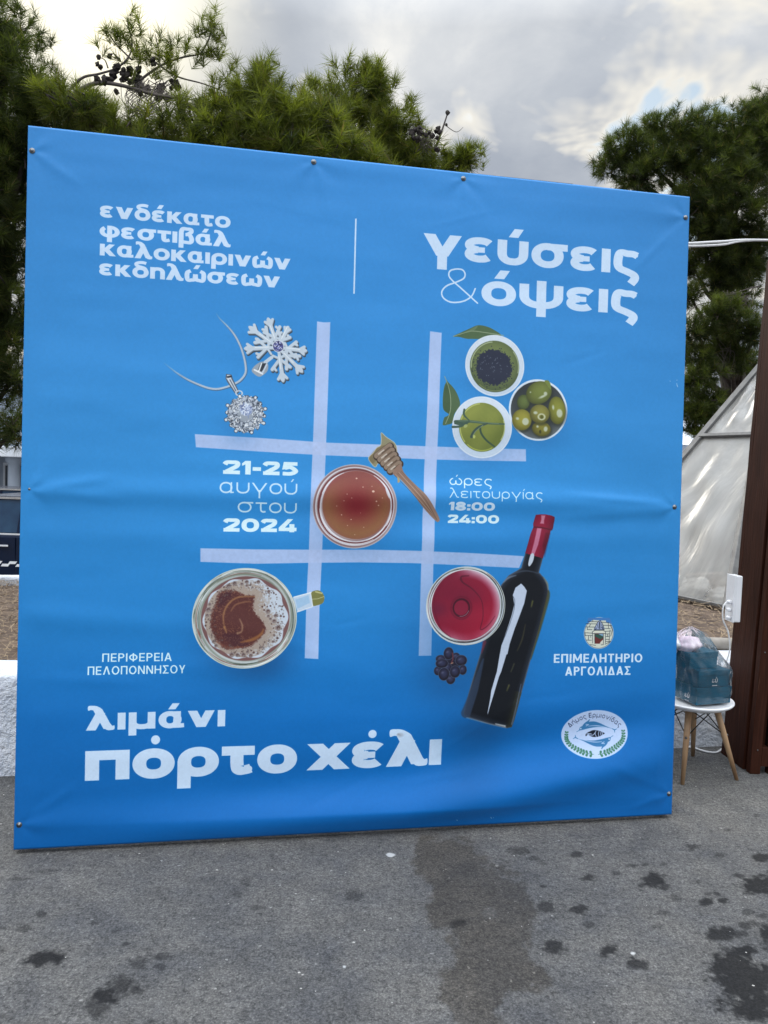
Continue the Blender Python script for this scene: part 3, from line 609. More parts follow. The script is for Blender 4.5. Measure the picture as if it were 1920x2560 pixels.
c, rx, ry = zc(zf, 480, 1440, 14, 20); ell(c, rx, ry, (180, 190, 110)); c, rx, ry = zc(zf, 380, 1318, 24, 18); ell(c, rx, ry, (160, 172, 110), rot=-.6)
bowl(1215, 1135, 333, 353, 1215, 1137, 312, 330, lambda u, v, e: grad((48, 54, 58), (164, 176, 184), np.clip((e-.62)*1.1, 0, 1)*(.5+.6*(v+.3*u+.4*(u < -.3)*0))))
def olive(x, y, a, b, rot, base, hole=False, hl=((.35, .35, .26, .22),)):
    c, rx, ry = zc(zf, x, y, a, b); shaded_ell(c+[4, 7], rx*1.05, ry*1.05, lambda u, v, e: grad((38, 44, 36), (38, 44, 36), e), 4, rot, .5)
    dk = tuple(int(k*.62) for k in base); shaded_ell(c, rx, ry, lambda u, v, e: grad(base, dk, .15+e**2.5*.75+.2*v-.15*u), 1.2, rot)
    for hx_, hy_, hr1, hr2 in hl: ell(c+np.array([hx_*rx, hy_*ry]), hr1*rx, hr2*ry, (188, 198, 184), .85, 2.2, rot)
    if hole: ell(c+[rx*.2, ry*.3], rx*.4, ry*.36, (196, 204, 180), .9, 2, r_in=.62); ell(c+[rx*.22, ry*.32], rx*.16, ry*.2, (84, 88, 40), .9, 2)
olive(1045, 1045, 72, 88, .2, (96, 112, 62), hl=()); olive(1225, 935, 150, 128, -.45, (118, 130, 66), hl=((.3, .32, .3, .10), (.5, .05, .13, .16), (-.65, .0, .05, .06)))
poly(smooth(zf([(1290, 800), (1335, 795), (1362, 850), (1360, 900), (1320, 850)]), 4, True), (112, 126, 66))
olive(1430, 1140, 98, 160, -.1, (136, 140, 60), hl=((.3, .2, .34, .3), (-.45, -.2, .12, .16))); olive(1025, 1248, 112, 122, .2, (156, 152, 66), hl=((.38, .15, .34, .34), (-.45, -.1, .16, .12)))
olive(1250, 1352, 108, 86, .1, (132, 128, 56), hl=((.45, .0, .2, .34), (-.42, -.3, .12, .16))); olive(1230, 1180, 113, 108, 0, (140, 138, 70), True, hl=((-.42, -.1, .2, .16),))
c, rx, ry = zc(zf, 1236, 1385, 14, 22); ell(c, rx, ry, (70, 70, 34)); c, rx, ry = zc(zf, 1378, 985, 10, 18)

# ---- honey bowl and dipper
zf = Z(520, 1060, 2.765)
c, rx, ry = zc(zf, 1015, 640, 280, 270); shadow(c, rx*1.05, ry*1.0, .45, (28, 84, 142))
c, rx, ry = zc(zf, 1015, 570, 287, 290)
shaded_ell(c, rx, ry, lambda u, v, e: grad((168, 152, 158), (132, 104, 110), .5+.5*np.sin(e*55+u*1.5)))
ell(c, rx, ry, (196, 196, 208), .8, r_in=.985); ell(c, rx*.94, ry*.94, (214, 218, 232), .9, r_in=.972); ell(c+[2, 0], rx*.90, ry*.90, (104, 52, 54), .9, r_in=.95); ell(c+[4, 0], rx*.855, ry*.85, (212, 214, 228), .85, r_in=.965)
h0, hx_, hy_ = zc(zf, 1025, 560, 232, 236)
shaded_ell(h0, hx_, hy_, lambda u, v, e: (lambda a: a*(1-np.clip(np.exp(-((u*1.15)**2+((v-.02)*1.35)**2)*1.6), 0, 1)[..., None]*.95)+C(118, 30, 42)*np.clip(np.exp(-((u*1.15)**2+((v-.02)*1.35)**2)*1.6), 0, 1)[..., None]*.95)(grad((140, 104, 68), (138, 82, 78), np.clip(-v*.9+.25-np.abs(u)*.2, 0, 1)+np.clip(e-.85, 0, 1)*3)), 1.5)
for a0, a1, rr, w in ((200, 250, .93, 5), (95, 175, .93, 9), (60, 130, 1.0, 6), (-60, -10, .96, 7), (30, 70, .95, 6), (5, 30, .98, 5)):
    line(c+arc(0, 0, rx*.9*rr, ry*.9*rr, a0, a1), [2, w, 2], (226, 230, 242), .85)
for x, y, s_ in ((1025, 377, 6), (1138, 467, 9), (1068, 437, 4), (1130, 432, 3), (1160, 535, 5), (1175, 563, 4), (958, 485, 3), (990, 512, 3), (937, 531, 3), (888, 567, 3), (922, 628, 4), (988, 660, 4), (1053, 615, 2), (1075, 714, 3), (1013, 765, 3), (963, 702, 3), (1200, 512, 3)):
    q, a_, b_ = zc(zf, x, y, s_, s_*.8); ell(q, a_, b_, (220, 190, 176), .9)
q, a_, b_ = zc(zf, 1238, 475, 9, 45); ell(q, a_, b_, (206, 212, 228), .9, rot=-.35)
dark = smooth(zf([(1195, 62), (1230, 92), (1285, 130), (1303, 170), (1300, 230), (1250, 260), (1180, 270), (1155, 298), (1125, 270), (1108, 235), (1140, 200), (1165, 165), (1190, 150), (1196, 110)]), 5, True)
poly(dark, (150, 138, 104), .92); poly(smooth(zf([(1110, 238), (1170, 165), (1230, 150), (1190, 210), (1160, 255), (1135, 275)]), 5, True), (110, 96, 70), .6, 3); line(dark, 2.5, (204, 202, 184), .8)
a = np.array([1215., 195.]); b = np.array([1300., 315.]); d = (b-a)/np.linalg.norm(b-a); n = np.array([-d[1], d[0]])
for i in range(5):
    p = a+d*(i*34-8); w = 56-i*4; line(zf([p+n*w+d*6, p-n*w+d*2]), 31, (62, 50, 46)); line(zf([p+n*w, p-n*w-d*4]), 22, (142, 124, 110)); line(zf([p+n*w*.7-d*3, p-n*w*.1-d*4]), 6, (196, 186, 178)); line(zf([p+n*w*.3+d*5, p-n*w*.9+d*3]), 4, (92, 74, 62))
poly(smooth(zf([(1275, 335), (1330, 275), (1352, 335), (1430, 420), (1500, 490), (1560, 580), (1597, 655), (1590, 676), (1568, 668), (1480, 575), (1400, 470), (1330, 385), (1300, 365)]), 4, True), (142, 116, 104))
for k in range(7):
    o = (k-3)*9; line(smooth(zf([(1310+o*.9, 340-o*.5), (1400+o*.7, 440-o*.5), (1490+o*.5, 545-o*.5), (1580, 662)]), 8), 2, [(96, 72, 60), (176, 154, 142), (110, 86, 74)][k % 3], .7)
line(smooth(zf([(1310, 370), (1316, 392), (1312, 402)]), 4), [5, 10, 6], (168, 150, 110))

# ---- beer mug
zf = Z(440, 1380, 3.95)
c, rx, ry = zc(zf, 690, 860, 480, 470); shadow(c, rx*1.0, ry*.95, .75, (18, 78, 136)); c2, _, _ = zc(zf, 850, 1090, 200, 200); shadow(c2, rx*.7, ry*.45, .5, (16, 70, 124))
hb = zf([(1155, 448), (1340, 395), (1400, 375), (1448, 400), (1468, 450), (1455, 500), (1420, 522), (1345, 540), (1200, 592)]); poly(hb, (186, 206, 232)); poly(zf([(1180, 470), (1310, 425), (1325, 500), (1200, 560)]), (150, 188, 226), .8); poly(smooth(zf([(1335, 400), (1400, 378), (1445, 402), (1466, 450), (1453, 500), (1415, 520), (1352, 530), (1345, 470)]), 4, True), (120, 122, 72)); line(zf([(1345, 465), (1400, 462), (1462, 440)]), 2, (190, 194, 150)); line(zf([(1330, 410), (1350, 535)]), 4, (214, 224, 238)); line(zf([(1380, 392), (1440, 408)]), 5, (186, 184, 130)); line(zf([(1165, 445), (1335, 400)]), 4, (226, 234, 246)); line(zf([(1200, 590), (1345, 540)]), 4, (214, 224, 240))
c, rx, ry = zc(zf, 683, 653, 510, 494)
shaded_ell(c, rx, ry, lambda u, v, e: grad((120, 128, 118), (190, 200, 208), .5+.5*np.sin(e*75+np.arctan2(v, u)*3)*.7+.15*v))
for k in range(46):
    a0 = rng.random()*360; rr = .89+rng.random()*.105; line(c+arc(0, 0, rx*rr, ry*rr, a0, a0+10+rng.random()*50), [1, 2+rng.random()*3.5, 1], [(226, 232, 240), (70, 84, 76), (60, 60, 52), (206, 216, 224), (120, 70, 60), (236, 240, 246)][rng.integers(6)], .8)
ell(c, rx, ry, (206, 212, 204), .9, r_in=.985)
c, rx, ry = zc(zf, 690, 655, 428, 412)
ell(c, rx*1.01, ry*1.01, (116, 84, 86))
# foam, octagon-ish with noisy fringe
m = rx*1.02; sl, X, Y = region(c[0]-m, c[1]-m, c[0]+m, c[1]+m); th = np.arctan2(Y-c[1], X-c[0]); e = ell_d(X, Y, c, rx, ry)
n1 = vnoise(X.shape[0], X.shape[1], 8, 21, 4); comp(sl, np.clip((.962+.03*np.cos(10*th+.5)+(n1-.5)*.03-e)*60, 0, 1), (192, 204, 222))
n2 = vnoise(X.shape[0], X.shape[1], 60, 22, 3, .7); blob = poly_sd(X, Y, smooth(zf([(430, 400), (560, 375), (700, 425), (770, 440), (765, 560), (810, 640), (870, 700), (880, 790), (800, 880), (700, 940), (590, 945), (490, 950), (440, 900), (380, 830), (345, 720), (355, 600), (400, 500)]), 5, True))
fr = np.clip(1-blob/75, 0, 1)*(blob > -20); comp(sl, np.clip((fr*1.0+(n2-.5)*1.1-.15)*1.4, 0, .72)*(e < .93), (150, 128, 112))
comp(sl, np.clip(.5-blob/8+(n2-.5)*2.2, 0, 1), (86, 48, 48))
n3 = vnoise(X.shape[0], X.shape[1], 110, 23, 2, .8); sw = vnoise(X.shape[0], X.shape[1], 5, 24, 3)
comp(sl, np.clip((n3-.60)*8, 0, .65)*(blob < 0)*np.clip((sw-.3)*3, .15, 1), (160, 118, 92)); comp(sl, np.clip((sw-.55)*4, 0, .5)*(blob < -8), (60, 34, 48))
for pts, w, cc_ in (([(480, 740), (470, 620), (520, 510), (620, 445), (780, 440)], [2, 5, 6, 5, 2], (158, 116, 80)), ([(545, 580), (590, 520), (680, 492), (740, 490)], [2, 4, 4, 2], (150, 108, 80)), ([(640, 890), (760, 860), (840, 810), (865, 760)], [3, 12, 10, 3], (146, 98, 62)), ([(480, 740), (500, 790)], [8, 4], (160, 118, 80)), ([(610, 800), (650, 780), (655, 720), (630, 660)], [7, 4, 5, 2], (160, 128, 104)), ([(400, 880), (520, 945), (640, 935)], [4, 9, 4], (112, 66, 56))): line(smooth(zf(pts), 8), w, cc_, .85, 3)
for x, y, r in ((521, 335, 25), (580, 309, 23), (652, 315, 15), (701, 294, 19), (700, 331, 14), (734, 326, 8), (815, 294, 19), (917, 389, 17), (320, 569, 26), (336, 516, 16), (310, 623, 18), (301, 690, 9), (294, 724, 10), (374, 882, 18), (398, 923, 18), (552, 1013, 24), (610, 1015, 20), (669, 1014, 22), (708, 985, 16), (740, 1020, 20), (769, 990, 11), (807, 1000, 12), (911, 585, 24), (914, 632, 15), (984, 628, 18), (934, 659, 14), (971, 681, 21), (1012, 748, 28), (1037, 632, 10), (1066, 637, 9), (972, 822, 12), (960, 883, 13), (1002, 848, 11), (872, 572, 9), (854, 539, 9), (877, 523, 7), (934, 532, 9), (904, 539, 7), (990, 512, 7), (1050, 536, 8), (908, 358, 9), (966, 400, 7), (988, 418, 7), (475, 345, 9), (410, 390, 7), (656, 282, 7), (945, 708, 7), (1007, 697, 7), (964, 750, 7), (920, 434, 6), (586, 986, 7), (652, 980, 7), (745, 970, 8), (934, 792, 6)):
    q, a_, b_ = zc(zf, x, y, r, r); ell(q, a_, b_, (88, 66, 66)); 
    if r > 11: ell(q, a_*.9, b_*.9, (196, 202, 212), .8, r_in=.8); ell(q+[a_*.15, b_*.3], a_*.55, b_*.4, (150, 142, 140), .8, 2)
for i in range(300):
    a = rng.random()*6.28; r = .70+rng.random()*.22; p = c+np.array([math.cos(a)*rx, math.sin(a)*ry])*r; q = rng.random()*2+1; ell(p, q, q, (96, 82, 82), .7)

# ---- bottle, glass of wine, grapes
zf = Z(1040, 1260, 3.814)
bot = zf([(1135, 106), (1180, 101), (1225, 102), (1280, 112), (1314, 126), (1315, 150), (1300, 238), (1278, 258), (1240, 400), (1172, 655), (1215, 700), (1250, 760), (1264, 830), (1254, 910), (1180, 1190), (1095, 1480), (1005, 1800), (935, 2070), (915, 2132), (870, 2141), (700, 2098), (485, 2032), (456, 2010), (453, 1985), (475, 1890), (560, 1600), (640, 1330), (700, 1130), (770, 850), (810, 770), (880, 682), (955, 640), (1000, 610), (1030, 500), (1085, 290), (1113, 225), (1112, 190)])
shadow(zf([(700, 1900)])[0], 140, 470, .40, (14, 66, 118), R(15)); shadow(zf([(450, 2110)])[0]+[60, 20], 190, 60, .3, (14, 66, 118))
shadow(zf([(300, 1660)])[0], 150, 130, .5, (16, 74, 130)); shadow(zf([(430, 1150)])[0], 260, 260, .45, (24, 84, 142))
sl, cv, X, Y = cov_poly(bot, 1.0)
ax0, ax1 = zf([(1210, 120)])[0], zf([(680, 2060)])[0]; dv = (ax1-ax0)/np.linalg.norm(ax1-ax0); nv = np.array([-dv[1], dv[0]]); off = (X-ax0[0])*nv[0]+(Y-ax0[1])*nv[1]
al_ = (X-ax0[0])*dv[0]+(Y-ax0[1])*dv[1]
sd = poly_sd(X, Y, bot)
base = np.ones(X.shape+(3,), np.float32)*C(13, 18, 27); edge = np.clip(1+sd/26, 0, 1)[..., None]
base = base*(1-edge*.55)+C(64, 74, 92)*edge*.55
rim = np.clip(1+sd/7, 0, 1)[..., None]; base = base*(1-rim*.5)+C(120, 136, 160)*rim*.5
gr = (np.exp(-((off+105)/22)**2)*(al_ > 700)*(al_ < 1500))[..., None]; base = base*(1-gr*.5)+C(58, 56, 30)*gr*.5
cap = (al_ < np.dot(zf([(1120, 495)])[0]-ax0, dv)); hw = 52.
t = np.clip((off+hw)/(2*hw), 0, 1); capc = grad((92, 26, 46), (138, 28, 58), np.sin(t*math.pi)); base = np.where(cap[..., None], capc, base)
img[sl] = img[sl]*(1-cv[..., None])+base*cv[..., None]
poly(zf([(1232, 275), (1275, 280), (1225, 510), (1200, 400)]), (78, 20, 40), .5, 3); poly(zf([(1118, 215), (1200, 222), (1298, 245), (1290, 256), (1200, 236), (1114, 230)]), (74, 20, 38), .7, 1.5)
poly(zf([(1150, 232), (1192, 236), (1160, 390), (1128, 478), (1096, 472), (1118, 380)]), (190, 118, 150), .95, 1.5); poly(zf([(1186, 110), (1226, 112), (1215, 160), (1215, 192), (1178, 188), (1190, 150)]), (196, 130, 158), .9, 2)
poly(smooth(zf([(1092, 480), (1124, 482), (1112, 550), (1080, 596), (1068, 570)]), 4, True), (190, 202, 222), 1, 1.5)
for pts, w, cc_ in (([(1262, 830), (1256, 905), (1180, 1190), (1095, 1480)], [6, 14, 10, 4], (70, 66, 34)), ([(885, 690), (960, 655), (1060, 640), (1172, 665)], [3, 5, 5, 3], (64, 74, 92)), ([(830, 750), (880, 705), (950, 682)], [3, 8, 3], (110, 124, 146)), ([(475, 1990), (560, 1760), (640, 1480)], [40, 30, 6], (44, 60, 86)), ([(1110, 930), (1098, 980)], [8, 5], (88, 90, 50)), ([(1040, 1150), (1010, 1290), (965, 1400)], [3, 6, 3], (62, 60, 44)), ([(935, 1525), (905, 1600)], [4, 3], (80, 80, 60)), ([(885, 1730), (865, 1780)], [8, 4], (80, 80, 50)), ([(930, 900), (935, 1000), (880, 1200), (815, 1370)], [2, 2, 2], (40, 50, 66)), ([(760, 2098), (850, 2120)], [4, 7], (200, 210, 220)), ([(480, 2036), (700, 2098), (860, 2136)], [2, 3, 3], (130, 140, 156)), ([(1000, 1720), (915, 2100)], [3, 6], (90, 104, 128)), ([(650, 1320), (625, 1420)], [16, 4], (96, 42, 62)), ([(1215, 700), (1250, 760), (1260, 820)], [2, 8, 3], (120, 124, 110))): line(smooth(zf(pts), 8), w, cc_, .8, 2.5)
poly(zf([(1000, 760), (1030, 790), (1055, 830), (1030, 950), (985, 1070), (935, 1200), (890, 1340), (872, 1430), (860, 1440), (812, 1600), (790, 1650), (738, 1820), (700, 1940), (682, 2005), (680, 1990), (705, 1860), (716, 1780), (770, 1600), (795, 1450), (812, 1350), (870, 1180), (910, 1060), (935, 960), (920, 870), (945, 800)]), (182, 196, 222), 1, 1.3)
line(smooth(zf([(922, 880), (940, 930), (925, 1040), (870, 1200), (810, 1350)]), 6), 1.8, (50, 60, 80), .9)
c, rx, ry = zc(zf, 475, 972, 372, 374)
shaded_ell(c, rx, ry, lambda u, v, e: grad((190, 202, 218), (62, 70, 74), .5+.5*np.sin(e*95+u*2.5+v))); 
for k in range(40):
    a0 = rng.random()*360; rr = .885+rng.random()*.11; line(c+arc(0, 0, rx*rr, ry*rr, a0, a0+20+rng.random()*60), [1, 2+rng.random()*3, 1], [(232, 238, 246), (50, 58, 56), (206, 214, 226), (26, 34, 36), (210, 216, 206), (120, 60, 80)][rng.integers(6)], .75)
ell(c, rx, ry, (210, 216, 214), .9, r_in=.985)
c, rx, ry = zc(zf, 475, 965, 322, 335)
def wine(u, v, e):
    a = grad((150, 26, 54), (112, 22, 50), .5-.3*v-.4*u); w_ = np.clip((e-.76)/.24, 0, 1)*np.clip(.22+.5*u-.55*v*np.clip(u*2+.6, 0, 1)+.55*np.clip(v-.3, 0, 1), 0, 1); d_ = np.exp(-(((u+.85)/.28)**2+((v-.12)/.2)**2))*.8
    k = np.exp(-((u/.55)**2+((v+.28)/.25)**2))*.45
    a = a*(1-np.maximum(d_, k)[..., None]*.6)+C(84, 28, 56)*np.maximum(d_, k)[..., None]*.6
    return a*(1-w_[..., None])+C(206, 190, 210)*w_[..., None]
shaded_ell(c, rx, ry, wine, 2)
ell(c, rx*1.02, ry*1.02, (220, 224, 234), .8, r_in=.985)
q, a_, b_ = zc(zf, 430, 990, 84, 92); ell(q, a_, b_, (60, 16, 34), .95, 2, r_in=.78); ell(q, a_*1.25, b_*1.25, (92, 20, 44), .6, 2, r_in=.86); ell(q+[-2, 0], a_*.76, b_*.76, (124, 28, 56), .9); line(q+arc(0, 0, a_*.88, b_*.88, 20, 100), 2, (196, 150, 170), .7)
line(smooth(zf([(500, 685), (430, 695), (440, 745), (520, 800), (590, 870), (630, 950), (635, 1080), (612, 1195), (680, 1160), (750, 1070)]), 8), [4, 9, 5, 3, 3, 4, 2], (78, 18, 40), .8, 1.5)
line(smooth(zf([(180, 850), (175, 1000), (230, 1180), (330, 1270)]), 8), [2, 5, 3], (92, 18, 40), .6, 2)
q, a1, b1 = zc(zf, 335, 1540, 78, 88); ell(q, a1, b1, (30, 26, 42), .95, 5)
for x, y, a_, b_ in ((380, 1455, 38, 36), (300, 1560, 40, 40), (235, 1475, 46, 34), (430, 1492, 54, 50), (208, 1590, 36, 42), (446, 1582, 36, 46), (330, 1672, 42, 45), (310, 1425, 46, 58), (246, 1520, 58, 42), (266, 1622, 50, 60), (372, 1600, 48, 56)):
    q, a1, b1 = zc(zf, x, y, a_, b_); shaded_ell(q, a1*1.06, b1*1.06, lambda u, v, e: grad((92, 104, 130), (92, 104, 130), e)); shaded_ell(q, a1, b1, lambda u, v, e: grad((50, 54, 84), (24, 22, 36), e**1.6+.25*v+.1*u), 1.5); ell(q+[-a1*.25, -b1*.25], a1*.22, b1*.12, (104, 110, 140), .6, 3, -.5)
line(smooth(zf([(345, 1420), (352, 1470), (335, 1520)]), 5), 4, (96, 50, 60)); line(zf([(335, 1520), (350, 1515)]), 5, (140, 110, 100))

# ---- round stone-gate emblem
zf = Z(1360, 1520, 5.925)
q, a_, b_ = zc(zf, 810, 375, 218, 233); ell(q, a_, b_, (220, 232, 244)); ell(q, a_*.975, b_*.975, (40, 52, 76)); sl, X, Y = region(q[0]-a_, q[1]-b_, q[0]+a_, q[1]+b_)
save = img[sl].copy(); ell(q, a_*.95, b_*.95, (198, 206, 198))
ln = lambda pts, w=2.0, c_=(28, 38, 54): line(zf(pts), w, c_, .9)
poly(zf([(650, 150), (970, 150), (1010, 240), (950, 228), (920, 222), (915, 190), (850, 190), (720, 180), (690, 205), (640, 240)]), (62, 120, 190))
for pts in ([(650, 205), (790, 208)], [(850, 215), (960, 222)], [(620, 238), (770, 240)], [(870, 262), (1000, 265)], [(615, 285), (750, 288)], [(885, 305), (980, 310)], [(640, 325), (710, 325)], [(600, 370), (715, 378)], [(915, 350), (990, 345)], [(605, 412), (715, 410)], [(912, 390), (960, 386)], [(912, 425), (965, 425)], [(620, 478), (700, 482)], [(912, 468), (965, 470)], [(912, 500), (975, 500)], [(722, 180), (722, 205)], [(690, 240), (668, 285)], [(640, 285), (640, 325)], [(950, 225), (955, 300)], [(660, 415), (655, 478)], [(975, 330), (960, 500)], [(940, 390), (940, 430)], [(605, 372), (612, 412)], [(690, 420), (690, 440)], [(680, 545), (760, 556)], [(840, 550), (880, 545)], [(900, 540), (985, 500)], [(980, 260), (1010, 330), (985, 420)]): ln(pts)
poly(smooth(zf([(742, 325), (765, 270), (800, 205), (835, 190), (870, 250), (890, 325)]), 5, True), (150, 166, 204)); ln([(742, 325), (765, 270), (800, 205), (835, 192), (870, 250), (890, 325), (742, 328)], 2.5); ln([(818, 215), (815, 310)], 2.5); ln([(828, 215), (828, 310)], 2.5); ln([(790, 250), (800, 300)], 2); ln([(850, 250), (868, 300)], 2); ln([(775, 300), (760, 325)], 3); ln([(850, 290), (880, 322)], 3)
poly(zf([(715, 360), (750, 335), (870, 335), (910, 355), (910, 382), (715, 382)]), (206, 210, 200)); ln([(715, 382), (715, 358), (750, 335), (870, 335), (910, 355), (910, 382), (715, 382)], 2.2)
poly(zf([(750, 385), (875, 385), (875, 532), (750, 532)]), (98, 44, 44)); poly(zf([(755, 390), (872, 405), (872, 440), (840, 470), (760, 430)]), (44, 80, 72)); poly(zf([(800, 388), (872, 388), (872, 425)]), (120, 160, 196)); poly(zf([(820, 532), (835, 505), (872, 470), (875, 532)]), (200, 204, 196)); ln([(748, 382), (748, 530)], 2); ln([(877, 382), (877, 530)], 2); ln([(718, 382), (718, 525)], 2); ln([(908, 382), (905, 525)], 2)

# ---- oval emblem with two fish, a shell and laurels
zf = Z(1380, 1740, 7.541)
q = zf([(815, 717)])[0]; sx_, sy_ = local_scale((1488, 1835)); ell(q, 620/7.541*sx_, 447/7.541*sy_, (178, 200, 240))
NV = (30, 40, 76)
txt = 'Δήμος Ερμιονίδας'; Rr = 640.; cx_, cy_ = 818., 1048.
gl = []
for chh in txt:
    cap_ = chh in 'ΔΕ'; g = glyph(chh, .135 if cap_ else .17, .13 if cap_ else .16, True); gl.append((g, 92. if cap_ else 66., chh))
wid = [(g[0]*(h_*.92 if c_ in 'ΔΕ' else h_*.64)) for g, h_, c_ in gl]; gp = 15.
tot = sum(wid)+gp*(len(wid)-1); ang0 = math.atan2(-(608-cy_), 350-cx_); ang1 = math.atan2(-(592-cy_), 1283-cx_)
ratio = (ang0-ang1)*Rr/tot; s_ = 0
for (g, h_, c_), w_ in zip(gl, wid):
    kx = w_/g[0]
    def T(p, s0=s_, kx=kx, h_=h_, w_=w_):
        am = ang0-(s0+w_/2)*ratio/Rr; ux = np.array([math.sin(am), math.cos(am)]); uy = np.array([math.cos(am), -math.sin(am)])
        base_ = np.array([cx_, cy_])+uy*Rr; return zf(base_+(p[:, :1]*kx-w_/2)*ratio*ux+p[:, 1:]*h_*uy)
    if c_ != ' ': draw_glyph(g[1], g[2], T, NV)
    s_ += w_+gp
FB = (52, 116, 172)
def fish(f):
    poly(smooth(zf([f(p) for p in [(530, 640), (545, 600), (600, 570), (640, 540), (672, 505), (740, 492), (830, 495), (930, 530), (1050, 590), (1180, 640), (1080, 612), (960, 600), (840, 600), (700, 625), (600, 652), (530, 662)]]), 4, True), FB)
    line(smooth(zf([f(p) for p in [(715, 455), (690, 490), (640, 530), (600, 565)]]), 5), [3, 6, 8, 4], FB)
    line(zf([f(p) for p in [(1150, 630), (1192, 652), (1235, 630)]]), [3, 4, 2], FB); line(zf([f(p) for p in [(1190, 650), (1192, 695)]]), [4, 2], FB)
    line(smooth(zf([f(p) for p in [(530, 662), (480, 690)]]), 3), 2, FB); line(smooth(zf([f(p) for p in [(700, 582), (800, 572), (920, 580), (1050, 608)]]), 5), [1.5, 3, 1.5], (178, 200, 240)); line(zf([f(p) for p in [(650, 545), (705, 552), (655, 578)]]), 2.5, (178, 200, 240)); c_ = zf([f((558, 628))])[0]; ell(c_, 3, 3, (200, 216, 244))
fish(lambda p: p); fish(lambda p: (1630-p[0]*.985, 1447-p[1]))
poly(smooth(zf([(645, 755), (660, 720), (720, 685), (790, 658), (870, 662), (930, 680), (990, 705), (1003, 720), (970, 738), (920, 765), (860, 782), (790, 783), (730, 765), (690, 742), (655, 770)]), 5, True), (16, 24, 40))
for pts in ([(845, 670), (825, 720), (845, 775)], [(900, 675), (888, 720), (895, 775)], [(940, 690), (930, 720), (935, 755)], [(965, 700), (960, 720), (963, 742)], [(690, 735), (740, 752), (790, 745), (830, 700)], [(665, 730), (720, 722), (760, 730)]): line(smooth(zf(pts), 5), 2.6, (178, 200, 240))
for side in (0, 1):
    stem = smooth([(292, 700), (285, 790), (300, 860), (350, 930), (440, 990), (540, 1040), (640, 1075), (770, 1090)] if not side else [(1350, 668), (1350, 760), (1320, 840), (1260, 900), (1180, 960), (1080, 1020), (980, 1060), (850, 1090)], 10)
    for i in range(2, len(stem)-2, 5):
        p = stem[i]; t = stem[i+1]-stem[i-1]; t = -t/np.linalg.norm(t); nrm = np.array([-t[1], t[0]]); z_ = 36+i*.34
        for sg in (1, -1): line(zf([p, p+t*z_*.5+nrm*sg*z_*.55, p+t*z_*.8+nrm*sg*z_*.75]), [2, 7+i*.05, 2], (62, 116, 96))
    line(zf(stem), 1.6, (70, 120, 100))
# scuffs and the small brown smudge
for x, y in ((1690, 952), (1690, 960), (1674, 955), (1691, 965), (1225, 2040), (1232, 2042), (1140, 2046)):
    p = P([(x, y)])[0]; line([p, p+rng.normal(0, 5, 2)], 2, (190, 215, 240), .8)
p = P([(1001, 1837)])[0]; ell(p, 9, 6, (140, 140, 150), .6, 6); ell(p+[-8, -3], 4, 3, (130, 130, 140), .6, 3)

img *= (1+(vnoise(PN, PN, 300, 71, 3, .8)-.5)[..., None]*.05)
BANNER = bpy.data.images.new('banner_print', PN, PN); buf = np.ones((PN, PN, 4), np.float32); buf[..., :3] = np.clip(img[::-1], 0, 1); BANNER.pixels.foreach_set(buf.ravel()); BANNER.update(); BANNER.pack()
del buf
m, N, l, b = new_mat('printed_vinyl')
ti = N('ShaderNodeTexImage', image=BANNER, interpolation='Cubic', extension='EXTEND')
uvn = N('ShaderNodeUVMap'); l.new(uvn.outputs[0], ti.inputs[0])
dirt = ramp(N, l, tnoise(N, l, 1.2, 6, 0.6), [(0.3, 0.95), (0.7, 1.0)])
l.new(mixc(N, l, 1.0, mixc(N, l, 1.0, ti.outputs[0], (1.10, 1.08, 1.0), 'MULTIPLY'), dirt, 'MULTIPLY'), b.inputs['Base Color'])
b.inputs['Roughness'].default_value = 0.38; b.inputs['Specular IOR Level'].default_value = 0.30
bump(N, l, b, tnoise(N, l, 700, 2, 0.5), 0.0003, 0.5)
M['print'] = m

# ------------------------------------------------------------------ ground
GX0, GX1, GY0, GY1, GS = -3.6, 3.6, 0.9, 5.4, 0.0045
gw, gh = int((GX1-GX0)/GS), int((GY1-GY0)/GS)
XX, YY = np.meshgrid(GX0+(np.arange(gw)+.5)*GS, GY0+(np.arange(gh)+.5)*GS)
dw_ = np.stack([XX, YY, np.full_like(XX, -EYE)], -1); kx_, ku_, kf_ = dw_@CX, dw_@CU, dw_@_f
PX = 960+F*kx_/kf_; PY = 1280-F*ku_/kf_
ed = (vnoise(gh, gw, 40, 31, 4, .6)-.5); ed2 = (vnoise(gh, gw, 150, 32, 3, .7)-.5); low = vnoise(gh, gw, 5, 33, 4)
stain = np.zeros((gh, gw), np.float32)
zl = lambda x, y, a, b_, s: (x/1.728, 1980+y/1.728, a/1.728, b_/1.728, s); zr = lambda x, y, a, b_, s: (960+x/1.728, 1980+y/1.728, a/1.728, b_/1.728, s)
ST = [zl(*q) for q in ((165, 720, 84, 42, .9), (470, 890, 72, 46, 1.0), (545, 840, 85, 62, .7), (430, 930, 80, 58, .65), (100, 595, 34, 22, .6), (180, 530, 24, 12, .6), (410, 565, 22, 10, .5), (495, 600, 42, 16, .5), (460, 630, 22, 12, .4), (545, 657, 30, 15, .6), (600, 740, 38, 28, .5), (700, 715, 42, 16, .6), (690, 755, 34, 22, .5), (640, 680, 30, 12, .4), (800, 855, 26, 22, .5), (790, 950, 30, 26, .6), (40, 975, 42, 17, .6), (655, 990, 32, 14, .6), (1535, 452, 48, 22, .5), (1055, 387, 30, 15, .35), (1110, 497, 40, 16, .4), (1025, 440, 28, 20, .35), (20, 590, 28, 12, .5), (10, 685, 18, 15, .5), (90, 375, 55, 9, .4), (200, 340, 75, 9, .35), (1050, 965, 28, 22, .35))]
